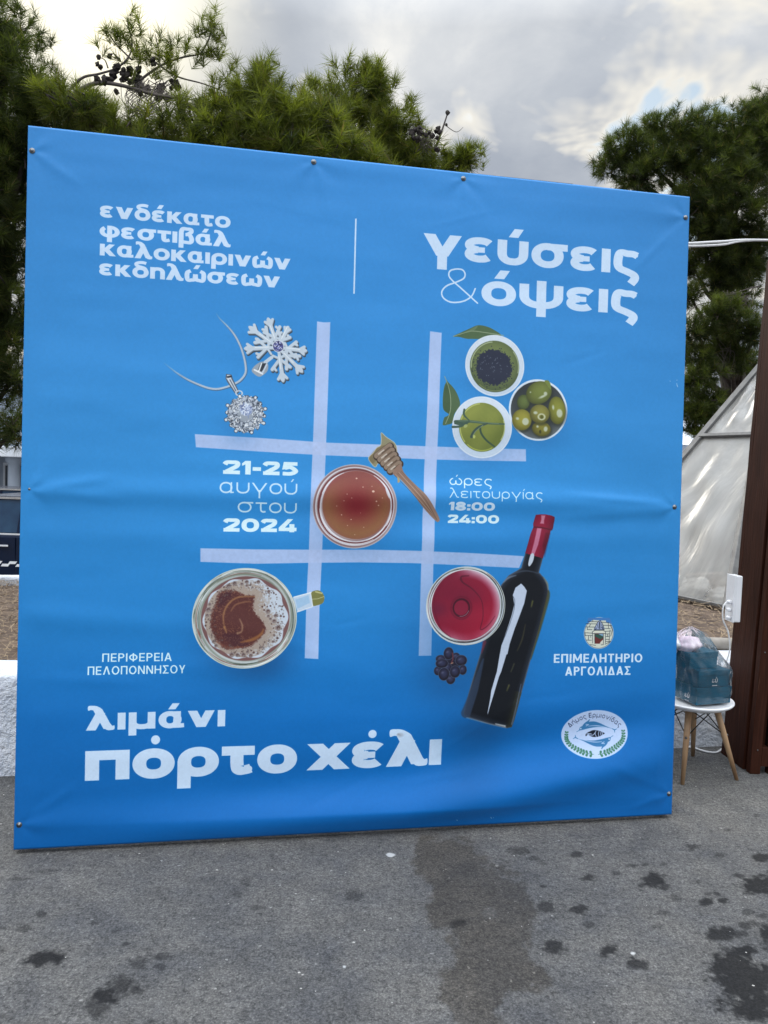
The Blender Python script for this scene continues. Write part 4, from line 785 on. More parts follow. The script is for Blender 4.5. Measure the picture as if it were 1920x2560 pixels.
ST += [zr(*q) for q in ((830, 270, 22, 10, .65), (880, 372, 30, 19, .75), (690, 406, 19, 9, .65), (700, 495, 32, 21, .65), (848, 505, 32, 16, .75), (893, 576, 24, 13, .6), (735, 667, 42, 26, .8), (968, 683, 47, 28, .85), (1085, 747, 38, 27, .8), (1000, 352, 22, 9, .6), (580, 255, 48, 20, .55), (640, 288, 38, 11, .45), (690, 308, 44, 13, .4), (1170, 380, 56, 44, .85), (1215, 410, 34, 18, .7), (1250, 460, 60, 22, .5), (1335, 236, 34, 14, .65), (1460, 272, 38, 11, .5), (1075, 318, 28, 10, .65), (1125, 315, 18, 8, .6), (1205, 314, 17, 9, .55), (1640, 282, 42, 16, .85), (1620, 400, 64, 40, .95), (1540, 360, 34, 12, .7), (1385, 475, 34, 17, .85), (1465, 470, 23, 16, .8), (1438, 443, 15, 8, .6), (1400, 442, 17, 8, .6), (1570, 575, 30, 14, .65), (1455, 610, 64, 28, .85), (1530, 610, 28, 11, .6), (1540, 690, 50, 26, .9), (1500, 750, 95, 70, .95), (1560, 820, 125, 90, .95), (1610, 910, 95, 70, .95), (1660, 620, 42, 50, .9), (1570, 520, 27, 11, .5), (1635, 535, 22, 9, .5), (1200, 522, 20, 9, .45), (1170, 580, 30, 11, .4), (315, 567, 38, 22, .6), (1350, 390, 40, 9, .35), (1610, 100, 22, 10, .4), (1485, 165, 14, 5, .5))]
for x, y, a, b_, s in ST:
    k = (np.abs(PX-x) < a*2.2) & (np.abs(PY-y) < b_*2.2); ii = np.where(k.any(1))[0]; jj = np.where(k.any(0))[0]
    if len(ii) == 0 or len(jj) == 0: continue
    sl = (slice(ii[0], ii[-1]+1), slice(jj[0], jj[-1]+1)); e = np.hypot((PX[sl]-x)/a, (PY[sl]-y)/b_)
    stain[sl] = np.maximum(stain[sl], s*np.clip((1.16+ed[sl]*1.9+ed2[sl]*1.6-e)/.62, 0, 1))
bp = np.array([(110, 290), (150, 215), (260, 190), (370, 205), (450, 300), (560, 380), (640, 480), (690, 500), (680, 545), (630, 560), (620, 650), (640, 760), (720, 820), (560, 870), (480, 960), (330, 985), (290, 930), (240, 830), (320, 770), (320, 690), (280, 590), (200, 565), (190, 430), (115, 330)], float)/1.728+[960, 1980]
bd_ = np.full((gh, gw), 99.); k = (PX > 980) & (PX < 1420) & (PY > 2060) & (PY < 2570); ii = np.where(k.any(1))[0]; jj = np.where(k.any(0))[0]; sl = (slice(ii[0], ii[-1]+1), slice(jj[0], jj[-1]+1))
bd_[sl] = poly_sd(PX[sl], PY[sl], bp); brown = np.clip(.55-(bd_+ed*95+ed2*40)/20, 0, 1)*(.75+.5*(low-.5))
pale = np.zeros((gh, gw)); 
for x, y, a, b_ in ((975, 2138, 9, 5), (1225, 2285, 26, 14), (1582, 2384, 5, 3), (860, 2417, 4, 3)):
    pale = np.maximum(pale, np.clip((1.1+ed2*1.5-np.hypot((PX-x)/a, (PY-y)/b_))*3, 0, 1)*(1.0 if a < 10 else .05))
G = bpy.data.images.new('asphalt_stains', gw, gh); gb = np.ones((gh, gw, 4), np.float32); gb[..., 0] = stain; gb[..., 1] = brown; gb[..., 2] = pale; G.colorspace_settings.name = 'Non-Color'; G.pixels.foreach_set(gb.ravel()); G.update(); G.pack()
m, N, l, b = new_mat('worn_asphalt')
geo = N('ShaderNodeNewGeometry'); mp = N('ShaderNodeMapping'); mp.vector_type = 'POINT'; l.new(geo.outputs['Position'], mp.inputs[0])
mp.inputs[1].default_value = (-GX0/(GX1-GX0), -GY0/(GY1-GY0), 0); mp.inputs[3].default_value = (1/(GX1-GX0), 1/(GY1-GY0), 1)
gi = N('ShaderNodeTexImage', image=G, extension='CLIP'); l.new(mp.outputs[0], gi.inputs[0]); sp = N('ShaderNodeSeparateColor'); l.new(gi.outputs[0], sp.inputs[0])
g1 = tnoise(N, l, 125, 3, 0.75); g2 = tnoise(N, l, 48, 5, 0.8); g3 = tnoise(N, l, 1.3, 6, 0.6); g4 = tnoise(N, l, 9, 5, 0.65)
vo = N('ShaderNodeTexVoronoi', feature='F1'); t0 = N('ShaderNodeTexCoord'); l.new(t0.outputs['Object'], vo.inputs['Vector']); vo.inputs['Scale'].default_value = 120
base = ramp(N, l, g1, [(0.34, (0.020, 0.020, 0.021)), (0.5, (0.080, 0.080, 0.081)), (0.66, (0.30, 0.298, 0.292))])
base = mixc(N, l, 0.55, base, ramp(N, l, g2, [(0.36, (0.030, 0.030, 0.031)), (0.64, (0.215, 0.213, 0.208))]))
base = mixc(N, l, 1.0, base, ramp(N, l, g3, [(0.3, (0.76, 0.78, 0.82)), (0.7, (1.20, 1.18, 1.14))]), 'MULTIPLY')
base = mixc(N, l, 1.0, base, ramp(N, l, g4, [(0.3, (0.80, 0.80, 0.80)), (0.7, (1.18, 1.18, 1.18))]), 'MULTIPLY')
chip = ramp(N, l, vo.outputs['Color'], [(0.94, 0.0), (0.97, 0.6)])
base = mixc(N, l, chip, base, (0.42, 0.42, 0.41))
base = mixc(N, l, math_n(N, l, 'MULTIPLY', sp.outputs[1], 0.95), base, mixc(N, l, 1.0, base, (0.50, 0.45, 0.39), 'MULTIPLY'))
base = mixc(N, l, math_n(N, l, 'MULTIPLY', sp.outputs[0], 1.12, True), base, mixc(N, l, 1.0, base, (0.13, 0.13, 0.135), 'MULTIPLY'))
base = mixc(N, l, sp.outputs[2], base, (0.55, 0.56, 0.56))
base = mixc(N, l, 1.0, base, ramp(N, l, tnoise(N, l, 3.6, 7, 0.7, dist=0.6), [(0.32, (0.66, 0.67, 0.70)), (0.5, (0.86, 0.85, 0.83)), (0.68, (1.02, 0.99, 0.94))]), 'MULTIPLY')
l.new(base, b.inputs['Base Color']); b.inputs['Roughness'].default_value = 0.82; b.inputs['Specular IOR Level'].default_value = 0.3
hsum = math_n(N, l, 'ADD', math_n(N, l, 'MULTIPLY', g1, 0.35), math_n(N, l, 'MULTIPLY', g2, 0.9)); bump(N, l, b, hsum, 0.006, 0.9)
M['asphalt'] = m

# the lot sits higher than the road behind the planting bed; one sheet runs out to the horizon at road level
WL, WR = gz(20, 1940), gz(1760, 1868); wd = (WR-WL).normalized(); wn = Vector((-wd.y, wd.x, 0))
def wline(s, off, z=0): p = WL+wd*s+wn*off; return Vector((p.x, p.y, z))
nx = 60
Vg = MB(); a, b_, c, d = wline(-30, .35, 0), wline(30, .35, 0), wline(30, -30, 0), wline(-30, -30, 0); Vg.add([d, c, b_, a], [(0, 1, 2, 3)])
o = Vg.build('asphalt_lot', M['asphalt']); tag(o, kind='structure')
Vg = MB(); Vg.add([(-1500, -1500, -.35), (1500, -1500, -.35), (1500, 1500, -.35), (-1500, 1500, -.35)], [(0, 1, 2, 3)])
o = Vg.build('road', simple('far_road', (0.09, 0.09, 0.095), (0.15, 0.15, 0.155), 1.5, 0.85, 0, 0.003)); tag(o, kind='structure')
# planting bed: bumpy soil sheet
BD = 3.35; nu, nv = 150, 50; us = np.linspace(-9, 14, nu); vs_ = np.linspace(.30, BD+.05, nv)
hz = vnoise(nv, nu, 12, 41, 5, .6)
VV = []
for j, v_ in enumerate(vs_):
    for i, u_ in enumerate(us):
        p = wline(u_, v_); VV.append((p.x, p.y, .475+.07*(hz[j, i]-.5)+(.02*math.sin(u_*.9))))
# bed reaches farther back on the right, under the clear pyramid
TT = np.array([[j*nu+i, j*nu+i+1, (j+1)*nu+i+1, (j+1)*nu+i] for j in range(nv-1) for i in range(nu-1)])
VV = np.array(VV)
gy = np.clip((VV[:, 0]-0)/2.0, 0, 1); rr_ = np.repeat(np.linspace(0, 1, nv), nu)
VV[:, 1] += rr_*gy*6.5
o = np_mesh('planting_bed', VV, TT, M['mulch'], smooth=True); tag(o, kind='structure')
def bedz(x, y): return .478
# straw and chips on the soil
def scatter(name, n, area, L0, L1, wd_, mat, zf_, kind='stuff', flat=.25):
    P0 = np.array([area() for _ in range(n)]); a = rng.random(n)*6.28; t = rng.normal(0, flat, n); Ls = L0+rng.random(n)**2*(L1-L0)
    D = np.stack([np.cos(a)*np.cos(t), np.sin(a)*np.cos(t), np.abs(np.sin(t))], 1)*Ls[:, None]/2; Sd = np.stack([-np.sin(a), np.cos(a), rng.normal(0, .3, n)], 1)*wd_/2
    P0[:, 2] += np.abs(D[:, 2])+.002; V = np.concatenate([P0-D-Sd, P0-D+Sd, P0+D+Sd*.6, P0+D-Sd*.6]); T = np.stack([np.arange(n), np.arange(n)+n, np.arange(n)+2*n, np.arange(n)+3*n], 1)
    o = np_mesh(name, V, T, mat); tag(o, kind=kind); return o
def area_bed(u0, u1, v0, v1):
    def f():
        u_, v_ = rng.uniform(u0, u1), rng.uniform(v0, v1); p = wline(u_, v_); y = p.y
        if p.x > 0: y += (v_-.3)/(BD-.25)*min(p.x/2, 1)*6.5
        return (p.x, y, .49+rng.random()*.015)
    return f
o = scatter('straw_litter', 9000, area_bed(-2.5, .8, .35, BD), .02, .11, .005, M['straw'], None)
o = scatter('dry_needle_litter', 9000, area_bed(2.6, 6.5, .3, 1.6), .02, .12, .006, M['straw'], None)
# light grit on the asphalt
ng = 700; gp_ = np.stack([rng.uniform(-2.6, 3.2, ng), rng.uniform(1.5, 5.0, ng)], 1); V = []; T = []
for i, (x, y) in enumerate(gp_):
    s_ = .0012+rng.random()**4*.004; a = rng.random()*6.28; bi = len(V)
    for k in range(4): V.append((x+math.cos(a+k*1.57)*s_*(1+.4*rng.random()), y+math.sin(a+k*1.57)*s_, .0015))
    V.append((x, y, s_*.8)); T += [(bi+k, bi+(k+1) % 4, bi+4) for k in range(4)]
o = np_mesh('fine_grit', np.array(V), np.array(T), M['gravel_light']); tag(o, kind='stuff')

# low whitewashed wall in front of the bed, rounded rough top; and a kerb behind it
def rough_wall(name, u0, u1, off, th, z0, z1, seed, mat, label, kind=None, step=.03):
    n = int((u1-u0)/step); m_ = 16; prof = []
    hgt = z1-z0; r = min(.035, th/2)
    prof += [(0, z0+hgt*k/7) for k in range(7)]; prof += [(r-r*math.cos(t), z1-r+r*math.sin(t)) for t in np.linspace(0.2, 1.57, 4)]; prof += [(th-r+r*math.sin(t), z1-r+r*math.cos(t)) for t in np.linspace(0, 1.57, 4)]; prof += [(th, z0)]
    mm = len(prof); nz_ = vnoise(n, mm*4, 40, seed, 4, .6); V = np.zeros((n, mm, 3)); 
    for i in range(n):
        for j, (t_, z_) in enumerate(prof):
            p = wline(u0+i*step, off+t_-(nz_[i, j*4]-.5)*.022); V[i, j] = (p.x, p.y, z_+(nz_[i, j*4+2]-.5)*.014 if j else z_)
    T = np.array([[i*mm+j, (i+1)*mm+j, (i+1)*mm+j+1, i*mm+j+1] for i in range(n-1) for j in range(mm-1)])
    o = np_mesh(name, V.reshape(-1, 3), T, mat, smooth=True); return tag(o, label, 'wall')
rough_wall('low_wall', -5, 12, 0, .34, -.05, .53, 51, M['whitewash'], 'low whitewashed rough plaster wall in front of the brown planting bed')
rough_wall('bed_kerb', -8, 2.2, BD, .16, -.5, .535, 52, M['whitewash'], 'thin whitewashed kerb along the far edge of the planting bed below the black car', step=.06)
# ------------------------------------------------------------------ banner
BLc, BRc, yaw, lean = Vector((-1.4946, 2.9965, 0.02)), None, 0.178, 0.0471
ba = Vector((math.cos(yaw), math.sin(yaw), 0)); bn = Vector((-math.sin(yaw), math.cos(yaw), 0)); bu = Vector((0, 0, 1))*math.cos(lean)+bn*math.sin(lean); bf = ba.cross(bu)   # bf points to the viewer
BW, BH = 2.993, 3.0
ban = empty('event_banner', BLc+ba*BW/2, 'large blue festival banner with Greek lettering stretched on an upright frame', 'banner')
def bp3(u, v, d=0): return BLc+ba*u*BW+bu*v*BH+bf*d
def uvof(px, py): q = P([(px, py)])[0]/PN; return q[0], 1-q[1]
SC = [uvof(*p) for p in ((80, 377), (783, 406), (1157, 448), (1712, 546), (75, 1222), (1685, 1269), (50, 2060), (1672, 1985))]
NG = 420; gu, gv = np.meshgrid(np.linspace(0, 1, NG), np.linspace(0, 1, NG))
Hh = np.zeros_like(gu)
def ridge(pts, amp, w, wend=None):
    q = np.array([uvof(*p) for p in pts]); yy = np.interp(gu, q[:, 0], q[:, 1]); am = np.interp(gu, q[:, 0], amp); return am*np.exp(-((gv-yy)/w)**2)
Hh += ridge([(40, 2090), (350, 2085), (700, 2062), (1000, 2035), (1250, 1990), (1450, 1945), (1680, 1890)], [0.000, .014, .034, .040, .040, .034, .012], .033)
Hh -= ridge([(40, 1980), (350, 1975), (700, 1958), (1000, 1930), (1250, 1880), (1450, 1835), (1680, 1780)], [.0, .006, .014, .016, .016, .012, .004], .035)
Hh += ridge([(40, 1215), (400, 1232), (700, 1240), (1000, 1240), (1300, 1250), (1500, 1262), (1690, 1270)], [.006, .009, .011, .012, .012, .012, .004], .020)
Hh += ridge([(40, 1330), (700, 1345), (1100, 1350), (1690, 1335)], [.003, .004, .006, .004], .022)
Hh += ridge([(40, 1535), (400, 1560), (900, 1570), (1690, 1500)], [.006, .003, .000, .002], .018)
Hh += ridge([(40, 1000), (900, 1010), (1690, 1130)], [.002, .003, .004], .05)
Hh += ridge([(40, 1780), (900, 1800), (1250, 1790), (1690, 1730)], [.001, .003, .004, .005], .03)
Hh += (vnoise(NG, NG, 5, 61, 3)[:, :]-.5)*.008 + (vnoise(NG, NG, 3, 62, 3, aspect=4)-.5)*.010
def crease(p, q, amp, w):
    a, b_ = np.array(uvof(*p)), np.array(uvof(*q)); d = b_-a; L = (d**2).sum(); t = np.clip(((gu-a[0])*d[0]+(gv-a[1])*d[1])/L, 0, 1)
    return amp*np.exp(-(np.hypot(gu-a[0]-t*d[0], gv-a[1]-t*d[1])/w)**2)*np.sin(math.pi*np.clip(t, .02, .98))
rc = np.random.default_rng(5)
for p, q, am_, w_ in (((1685, 1262), (1390, 1236), .0035, .006), ((1690, 1275), (1330, 1300), .003, .009), ((90, 1222), (300, 1190), .003, .007), ((90, 1226), (330, 1250), .003, .008), ((1700, 560), (1560, 700), .0018, .006), ((790, 415), (830, 560), .0007, .006), ((1160, 455), (1220, 560), .0008, .006), ((60, 2050), (200, 1960), .0025, .007), ((1665, 1985), (1560, 2030), .003, .006), ((1660, 1975), (1500, 1900), .0022, .008), ((95, 390), (210, 470), .0018, .006), ((40, 1690), (420, 1710), .0018, .009), ((1120, 1180), (1112, 2060), .0010, .004)):
    Hh += crease(p, q, am_, w_)
for k in range(26):
    x, y = rc.uniform(60, 1680), rc.uniform(450, 2050); a = rc.normal(0, .35); Ln = rc.uniform(60, 260); Hh += crease((x-Ln*math.cos(a), y-Ln*math.sin(a)), (x+Ln*math.cos(a), y+Ln*math.sin(a)), rc.uniform(-.0009, .0009), rc.uniform(.004, .010))
Hh += (vnoise(NG, NG, 22, 64, 3)-.5)*.0012
for (u_, v_) in SC:
    r = np.hypot((gu-u_), (gv-v_)); th = np.arctan2(gv-v_, gu-u_)
    cr = np.cos(th*5+u_*7+v_*3)*np.exp(-(r/.05)**1.3)*.0022*np.clip(r/.012, 0, 1); Hh += cr - .004*np.exp(-(r/.012)**2)
    ub = u_ < .5
    Hh += .0035*np.exp(-((gv-v_)/.012)**2)*np.exp(-np.abs(gu-u_)/.09)
edge = np.minimum(np.minimum(gu, 1-gu), np.minimum(gv, 1-gv)); Hh *= np.clip(edge/.03, 0, 1)**.7
Hh[:] += .004
base = np.stack([np.array(BLc-ban.location)[k]+ba[k]*gu*BW+bu[k]*gv*BH+bf[k]*Hh for k in range(3)], -1).reshape(-1, 3)
idx = np.arange(NG*NG).reshape(NG, NG); T = np.stack([idx[:-1, :-1], idx[:-1, 1:], idx[1:, 1:], idx[1:, :-1]], -1).reshape(-1, 4)
uvs = np.stack([gu, gv], -1).reshape(-1, 2)
# returns folded round the frame
loop = np.concatenate([idx[0, :], idx[1:, -1], idx[-1, -2::-1], idx[-2:0:-1, 0]]); nb = len(base); back = base[loop]-np.array(bf)*.03
T2 = np.array([[loop[(i+1) % len(loop)], loop[i], nb+i, nb+(i+1) % len(loop)] for i in range(len(loop))])
sheet = np_mesh('printed_sheet', np.r_[base, back], np.r_[T, T2], M['print'], ban, smooth=True, uv=np.r_[uvs, uvs[loop]])
e = .03
for (p, q) in (((.015, -.0), (.015, 1.0)), ((.985, 0), (.985, 1.0)), ((.33, 0), (.33, 1.0)), ((.67, 0), (.67, 1.0))):
    mb = MB(); a = bp3(p[0], 0.012, -.054)-ban.location; b_ = bp3(q[0], .990, -.054)-ban.location; mb.bar(a, b_, .06, .045, bf); mb.build('frame_post', M['black'], ban, .002)
for v_ in (.012, .5, .990):
    mb = MB(); mb.bar(bp3(0.003, v_, -.102)-ban.location, bp3(.997, v_, -.102)-ban.location, .045, .045, bu); mb.build('frame_rail', M['black'], ban, .002)
mb = MB(); mb.bar(bp3(0.004, .9990, -.02)-ban.location, bp3(.80, 1.0010, -.02)-ban.location, .03, .006, bu); mb.build('top_batten', M['black'], ban)
for u_ in (.2, .8):
    a = bp3(u_, .72, -.13); f_ = a.copy(); f_.z = 0.02; f_ = f_+bn*.52; mb = MB(); mb.bar(a-ban.location, f_-ban.location, .05, .04); mb.build('rear_strut', M['black'], ban, .002)
sc_proto = None
rotm = Matrix((ba, bu, bf)).transposed()
for (u_, v_) in SC:
    if sc_proto is None:
        mb = MB(); mb.lathe([(.0001, .0), (.0155, .0), (.0165, .0008), (.0155, .002), (.0085, .0024), (.0078, .0060), (.0052, .0085), (.0001, .009)], n=18)
        sc_proto = mb.build('screw', M['steel'], ban); s_ = sc_proto
    else: s_ = sc_proto.copy(); COL.objects.link(s_); s_.parent = ban
    s_.matrix_local = Matrix.Translation(bp3(u_, v_, .0045)-ban.location) @ rotm.to_4x4() @ Matrix.Scale(.72, 4)

# ------------------------------------------------------------------ timber post of the kiosk on the right
pb = gz(1866, 1931)+Vector((.030, 0, 0)); post = empty('timber_post', pb, 'dark brown stained timber kiosk post built of upright boards right of the white stool', 'post')
PYW = R(3); post.rotation_euler = (0, .032, 0)
pr = Matrix.Rotation(PYW, 3, 'Z')
def plank(cx_, cy_, wx_, wy_, z0, z1, seed, name='board'):
    mb = MB(); n = 14; w = [Vector((sx*wx_/2, sy*wy_/2, 0)) for sx, sy in ((-1, -1), (1, -1), (1, 1), (-1, 1))]; vs = []; r_ = random.Random(seed)
    for i in range(n+1):
        z_ = z0+(z1-z0)*i/n; jx, jy = r_.gauss(0, .0012), r_.gauss(0, .0012)
        vs += [pr@(Vector((cx_+jx, cy_+jy, z_))+q) for q in w]
    fs = [(i*4+k, i*4+(k+1) % 4, i*4+4+(k+1) % 4, i*4+4+k) for i in range(n) for k in range(4)]+[(3, 2, 1, 0), (n*4, n*4+1, n*4+2, n*4+3)]
    mb.add(vs, fs); return mb.build(name, M['stained'], post, .004)
H_ = 3.0
plank(-.012, .145, .040, .21, 0.0, 2.97, 1)       # left face board
plank(.004, .0, .060, .045, 0.0, 3.02, 2)         # front narrow board
plank(.058, .075, .045, .10, 0.06, 2.4, 3)        # recessed board
plank(.112, -.004, .055, .045, 0.0, 3.05, 4)      # front right board
plank(.060, .27, .18, .040, 0.0, 2.95, 5)
plank(.200, .13, .045, .20, 0.0, 2.98, 6)
for z_ in (2.0, 2.38, 1.2, .10):
    mb = MB(); mb.box(pr@Vector((.059, .004, 0))+Vector((0, 0, z_)), (.045, .05, .11), pr); mb.build('spacer_block', M['stained'], post, .003)
mb = MB()
mb.lathe([(.0001, 0), (.004, 0), (.004, .002), (.0001, .003)], n=10); nl = mb.build('nail_head', M['steel'], post)
spots = [(.004, z_) for z_ in (2.93, 2.72, .14, .7, 1.6)]+[(.112, z_) for z_ in (.34, 2.9, 1.4)]
for i, (x_, z_) in enumerate(spots):
    o = nl if i == 0 else nl.copy()
    if i: COL.objects.link(o); o.parent = post
    o.matrix_local = Matrix.Translation(pr@Vector((x_+random.uniform(-.01, .01), -.029 if x_ > .05 else -.025, 0))+Vector((0, 0, z_))) @ (pr.to_4x4() @ Matrix.Rotation(R(90), 4, 'X'))

# white electrical box on the post, its glands and cable
eb = aty(1836, 1495, 4.20); ebx = empty('junction_box', eb, 'slim white electrical box fixed to the left side of the brown post', 'electrical box')
mb = MB(); mb.box((0, 0, 0), (.038, .09, .265), pr); mb.build('enclosure', M['white_plastic'], ebx, .006)
mb = MB(); mb.box(pr@Vector((-.0225, 0, 0)), (.008, .092, .268), pr); mb.build('cover', M['white_plastic'], ebx, .002)
for k, z_ in enumerate((-.02, -.065, -.11)):
    mb = MB(); a = pr@Vector((-.03, -.02, z_)); mb.tube([a, a+pr@Vector((-.014, 0, 0)), a+pr@Vector((-.022, 0, -.002))], [.011, .012, .009], 12); mb.build('cable_gland', M['white_plastic'], ebx)
mb = MB(); a = eb+pr@Vector((-.055, -.02, -.02)); ptsc = [a, a+Vector((-.022, -.01, -.03)), a+Vector((-.02, -.012, -.10)), a+Vector((.012, -.015, -.17)), a+Vector((.028, -.012, -.26)), a+Vector((.018, -.01, -.33)), a+Vector((.0, -.01, -.38)), a+Vector((.02, -.01, -.43)), a+Vector((.05, 0, -.40))]
o = MB().tube([Vector(q) for q in smooth([tuple(p) for p in ptsc], 6)], .0042, 8).build('power_cable', M['cable']); tag(o, 'white cable looping down from the electrical box beside the post', 'cable')
c0_ = gz(1688, 1868); cpts = [c0_, gz(1730, 1872), gz(1765, 1882), gz(1790, 1884), gz(1808, 1874), gz(1830, 1868)]
o = MB().tube([Vector((q[0], q[1], .008)) for q in smooth([tuple(p) for p in cpts], 6)], .006, 8).build('ground_cable', M['cable']); tag(o, 'white cable lying on the asphalt behind the stool legs', 'cable')
cb = MB()
a0, a1, a2 = aty(1690, 608, 3.75), aty(1800, 604, 4.0), aty(1912, 600, 4.28)
for dz, sag in ((0, .0), (-.012, .018)):
    cb.tube([Vector(q) for q in smooth([tuple(a0+Vector((-.3, -.05, dz*1.2+.003))), tuple(a0+Vector((0, 0, dz))), tuple(a1+Vector((0, 0, dz*.8-sag*.4))), tuple(a2+Vector((0, 0, dz*.1))), tuple(a2+Vector((1.0, .2, .06)))], 8)], .0062, 8)
o = cb.build('overhead_cable', M['cable']); tag(o, 'pair of white cables strung from behind the banner to the top of the brown post', 'cable')
# grey pipe on the bed behind the wall
pp0, pp1 = gz(1700, 1606, .555), gz(1845, 1612, .555); o = MB().tube([pp0+(pp0-pp1)*.5, pp0, pp1, pp1+(pp1-pp0)*2], .043, 20).build('grey_pipe', M['pipe']); tag(o, 'grey plastic pipe lying on the wall top behind the bagged boxes', 'pipe')

# ------------------------------------------------------------------ stool, boxes, bag
SX, SY, SZ = 1.765, 4.10, .425
stool = empty('round_stool', (SX, SY, 0), 'round white seat on splayed wooden legs with black wire bracing', 'stool')
mb = MB(); mb.lathe([(.0001, -.012), (.12, -.018), (.185, -.012), (.212, .004), (.220, .014), (.219, .020), (.208, .020), (.18, .010), (.0001, .006)], (0, 0, SZ-.012), 64); mb.build('seat', M['white_plastic'], stool)
feet = [Vector((2.004, 4.015, 0)), Vector((1.900, 4.351, 0)), Vector((1.58, 4.28, 0)), Vector((1.668, 3.93, 0))]; tops = []
for f_ in feet:
    c_ = Vector((SX, SY, 0)); t_ = c_+(f_-c_)*.50; t_.z = SZ-.03; tops.append(t_)
    mb = MB(); mb.tube([t_-stool.location, t_.lerp(f_, .4)-stool.location, f_-stool.location], [.0185, .0165, .0105], 14); mb.build('leg', M['beech'], stool)
for i in range(4):
    a, b_ = tops[i], feet[(i+1) % 4].lerp(tops[(i+1) % 4], .62); c_, d_ = tops[(i+1) % 4], feet[i].lerp(tops[i], .62)
    for p, q in ((a, b_), (c_, d_)):
        mb = MB(); mb.tube([p-stool.location, q-stool.location], .0032, 8); mb.build('wire_brace', M['black'], stool)
for i in range(4):
    p = tops[i].lerp(feet[i], .38); mb = MB(); d = (p-Vector((SX, SY, p.z))).normalized(); mb.tube([p+d*.016-stool.location, p+d*.021-stool.location], [.007, .005], 10); mb.build('bolt', M['steel'], stool)

def font_mesh(txt_, size, mat, parent, M4, bold=0.0):
    cu = bpy.data.curves.new('mark', 'FONT'); cu.body = txt_; cu.size = size; cu.align_x = 'CENTER'; cu.align_y = 'CENTER'; cu.offset = bold; cu.extrude = 0.0002
    to = bpy.data.objects.new('tmp', cu); COL.objects.link(to); bpy.context.view_layer.update(); me = bpy.data.meshes.new_from_object(to.evaluated_get(bpy.context.evaluated_depsgraph_get()))
    bpy.data.objects.remove(to); me.materials.clear(); me.materials.append(mat); o = bpy.data.objects.new('printed_mark', me); COL.objects.link(o); o.parent = parent; o.matrix_local = M4; return o
BXZ = SZ+.009
def gift_box(corner, yaw_, w, d, h, z0, label, mark_face):
    """corner = near vertical edge; w runs right-back, d runs left-back"""
    t = empty('gift_box', (corner.x, corner.y, z0), label, 'box', 'teal boxes stacked in a clear bag on the stool', yaw_)
    mb = MB(); mb.box((w/2, d/2, h/2), (w-.006, d-.006, h)); mb.build('carton', M['teal'], t, .0015)
    mb = MB(); mb.box((w/2, d/2, h-.006), (w, d, .028)); mb.v = [(x, y, z) for x, y, z in mb.v]; mb.build('lid', M['teal'], t, .0015)
    if mark_face == 'right': B4 = Matrix.Translation((w*.52, -.0008, h*.42)) @ Matrix.Rotation(R(90), 4, 'X')
    elif mark_face == 'left': B4 = Matrix.Translation((-.0008, d*.36, h*.42)) @ Matrix.Rotation(R(-90), 4, 'Z') @ Matrix.Rotation(R(90), 4, 'X')
    else: return t
    font_mesh('εὐ', .036, M['mark'], t, B4, .0006)
    me = MB(); me.box((0, -.028, 0), (.032, .004, .0006)); o = me.build('printed_line', M['mark'], t); o.matrix_local = B4
    return t
cA = gz(1740, 1764, BXZ)
YB = R(18)
gift_box(cA, YB, .235, .20, .085, BXZ, 'bottom teal box with white mark low on its left face', 'left')
gift_box(cA+Vector((.012, .016, 0)), YB+R(-2), .205, .185, .082, BXZ+.0945, 'middle teal box with white mark on its right face', 'right')
gift_box(cA+Vector((-.035, .03, 0)), YB+R(3), .20, .17, .082, BXZ+.1865, 'topmost teal box without a visible mark under the bag film', '')
# soft contents above the boxes
def blob(name, c_, r, mat, label, cat, seed, sq=(1, 1, 1)):
    bm = bmesh.new(); bmesh.ops.create_icosphere(bm, subdivisions=4, radius=1); r_ = np.random.default_rng(seed); ph = r_.random((6, 3))*6; k_ = r_.normal(0, 3.2, (6, 3))
    for v_ in bm.verts:
        n = sum(math.sin(v_.co.dot(Vector(k_[i]))+ph[i, 0]) for i in range(6))*.07+abs(math.sin(v_.co.dot(Vector(k_[0]*2.2))))*.10
        v_.co = Vector((v_.co.x*sq[0], v_.co.y*sq[1], v_.co.z*sq[2]))*r*(1+n)
    me = bpy.data.meshes.new(name); bm.to_mesh(me); bm.free(); me.materials.append(mat); me.polygons.foreach_set('use_smooth', [True]*len(me.polygons)); o = bpy.data.objects.new(name, me); COL.objects.link(o); o.location = c_; return tag(o, label, cat)
zt = BXZ+.275
blob('crumpled_tissue', cA+Vector((-.02, .115, zt+.030-cA.z)), .055, M['pink'], 'crumpled pink tissue inside the clear bag above the teal boxes', 'tissue', 3, (1.2, 1, .8))
blob('crumpled_tissue', cA+Vector((-.11, .13, zt+.045-cA.z)), .060, M['tissue'], 'crumpled pale tissue inside the bag next to the banner edge', 'tissue', 4, (1, 1, 1))
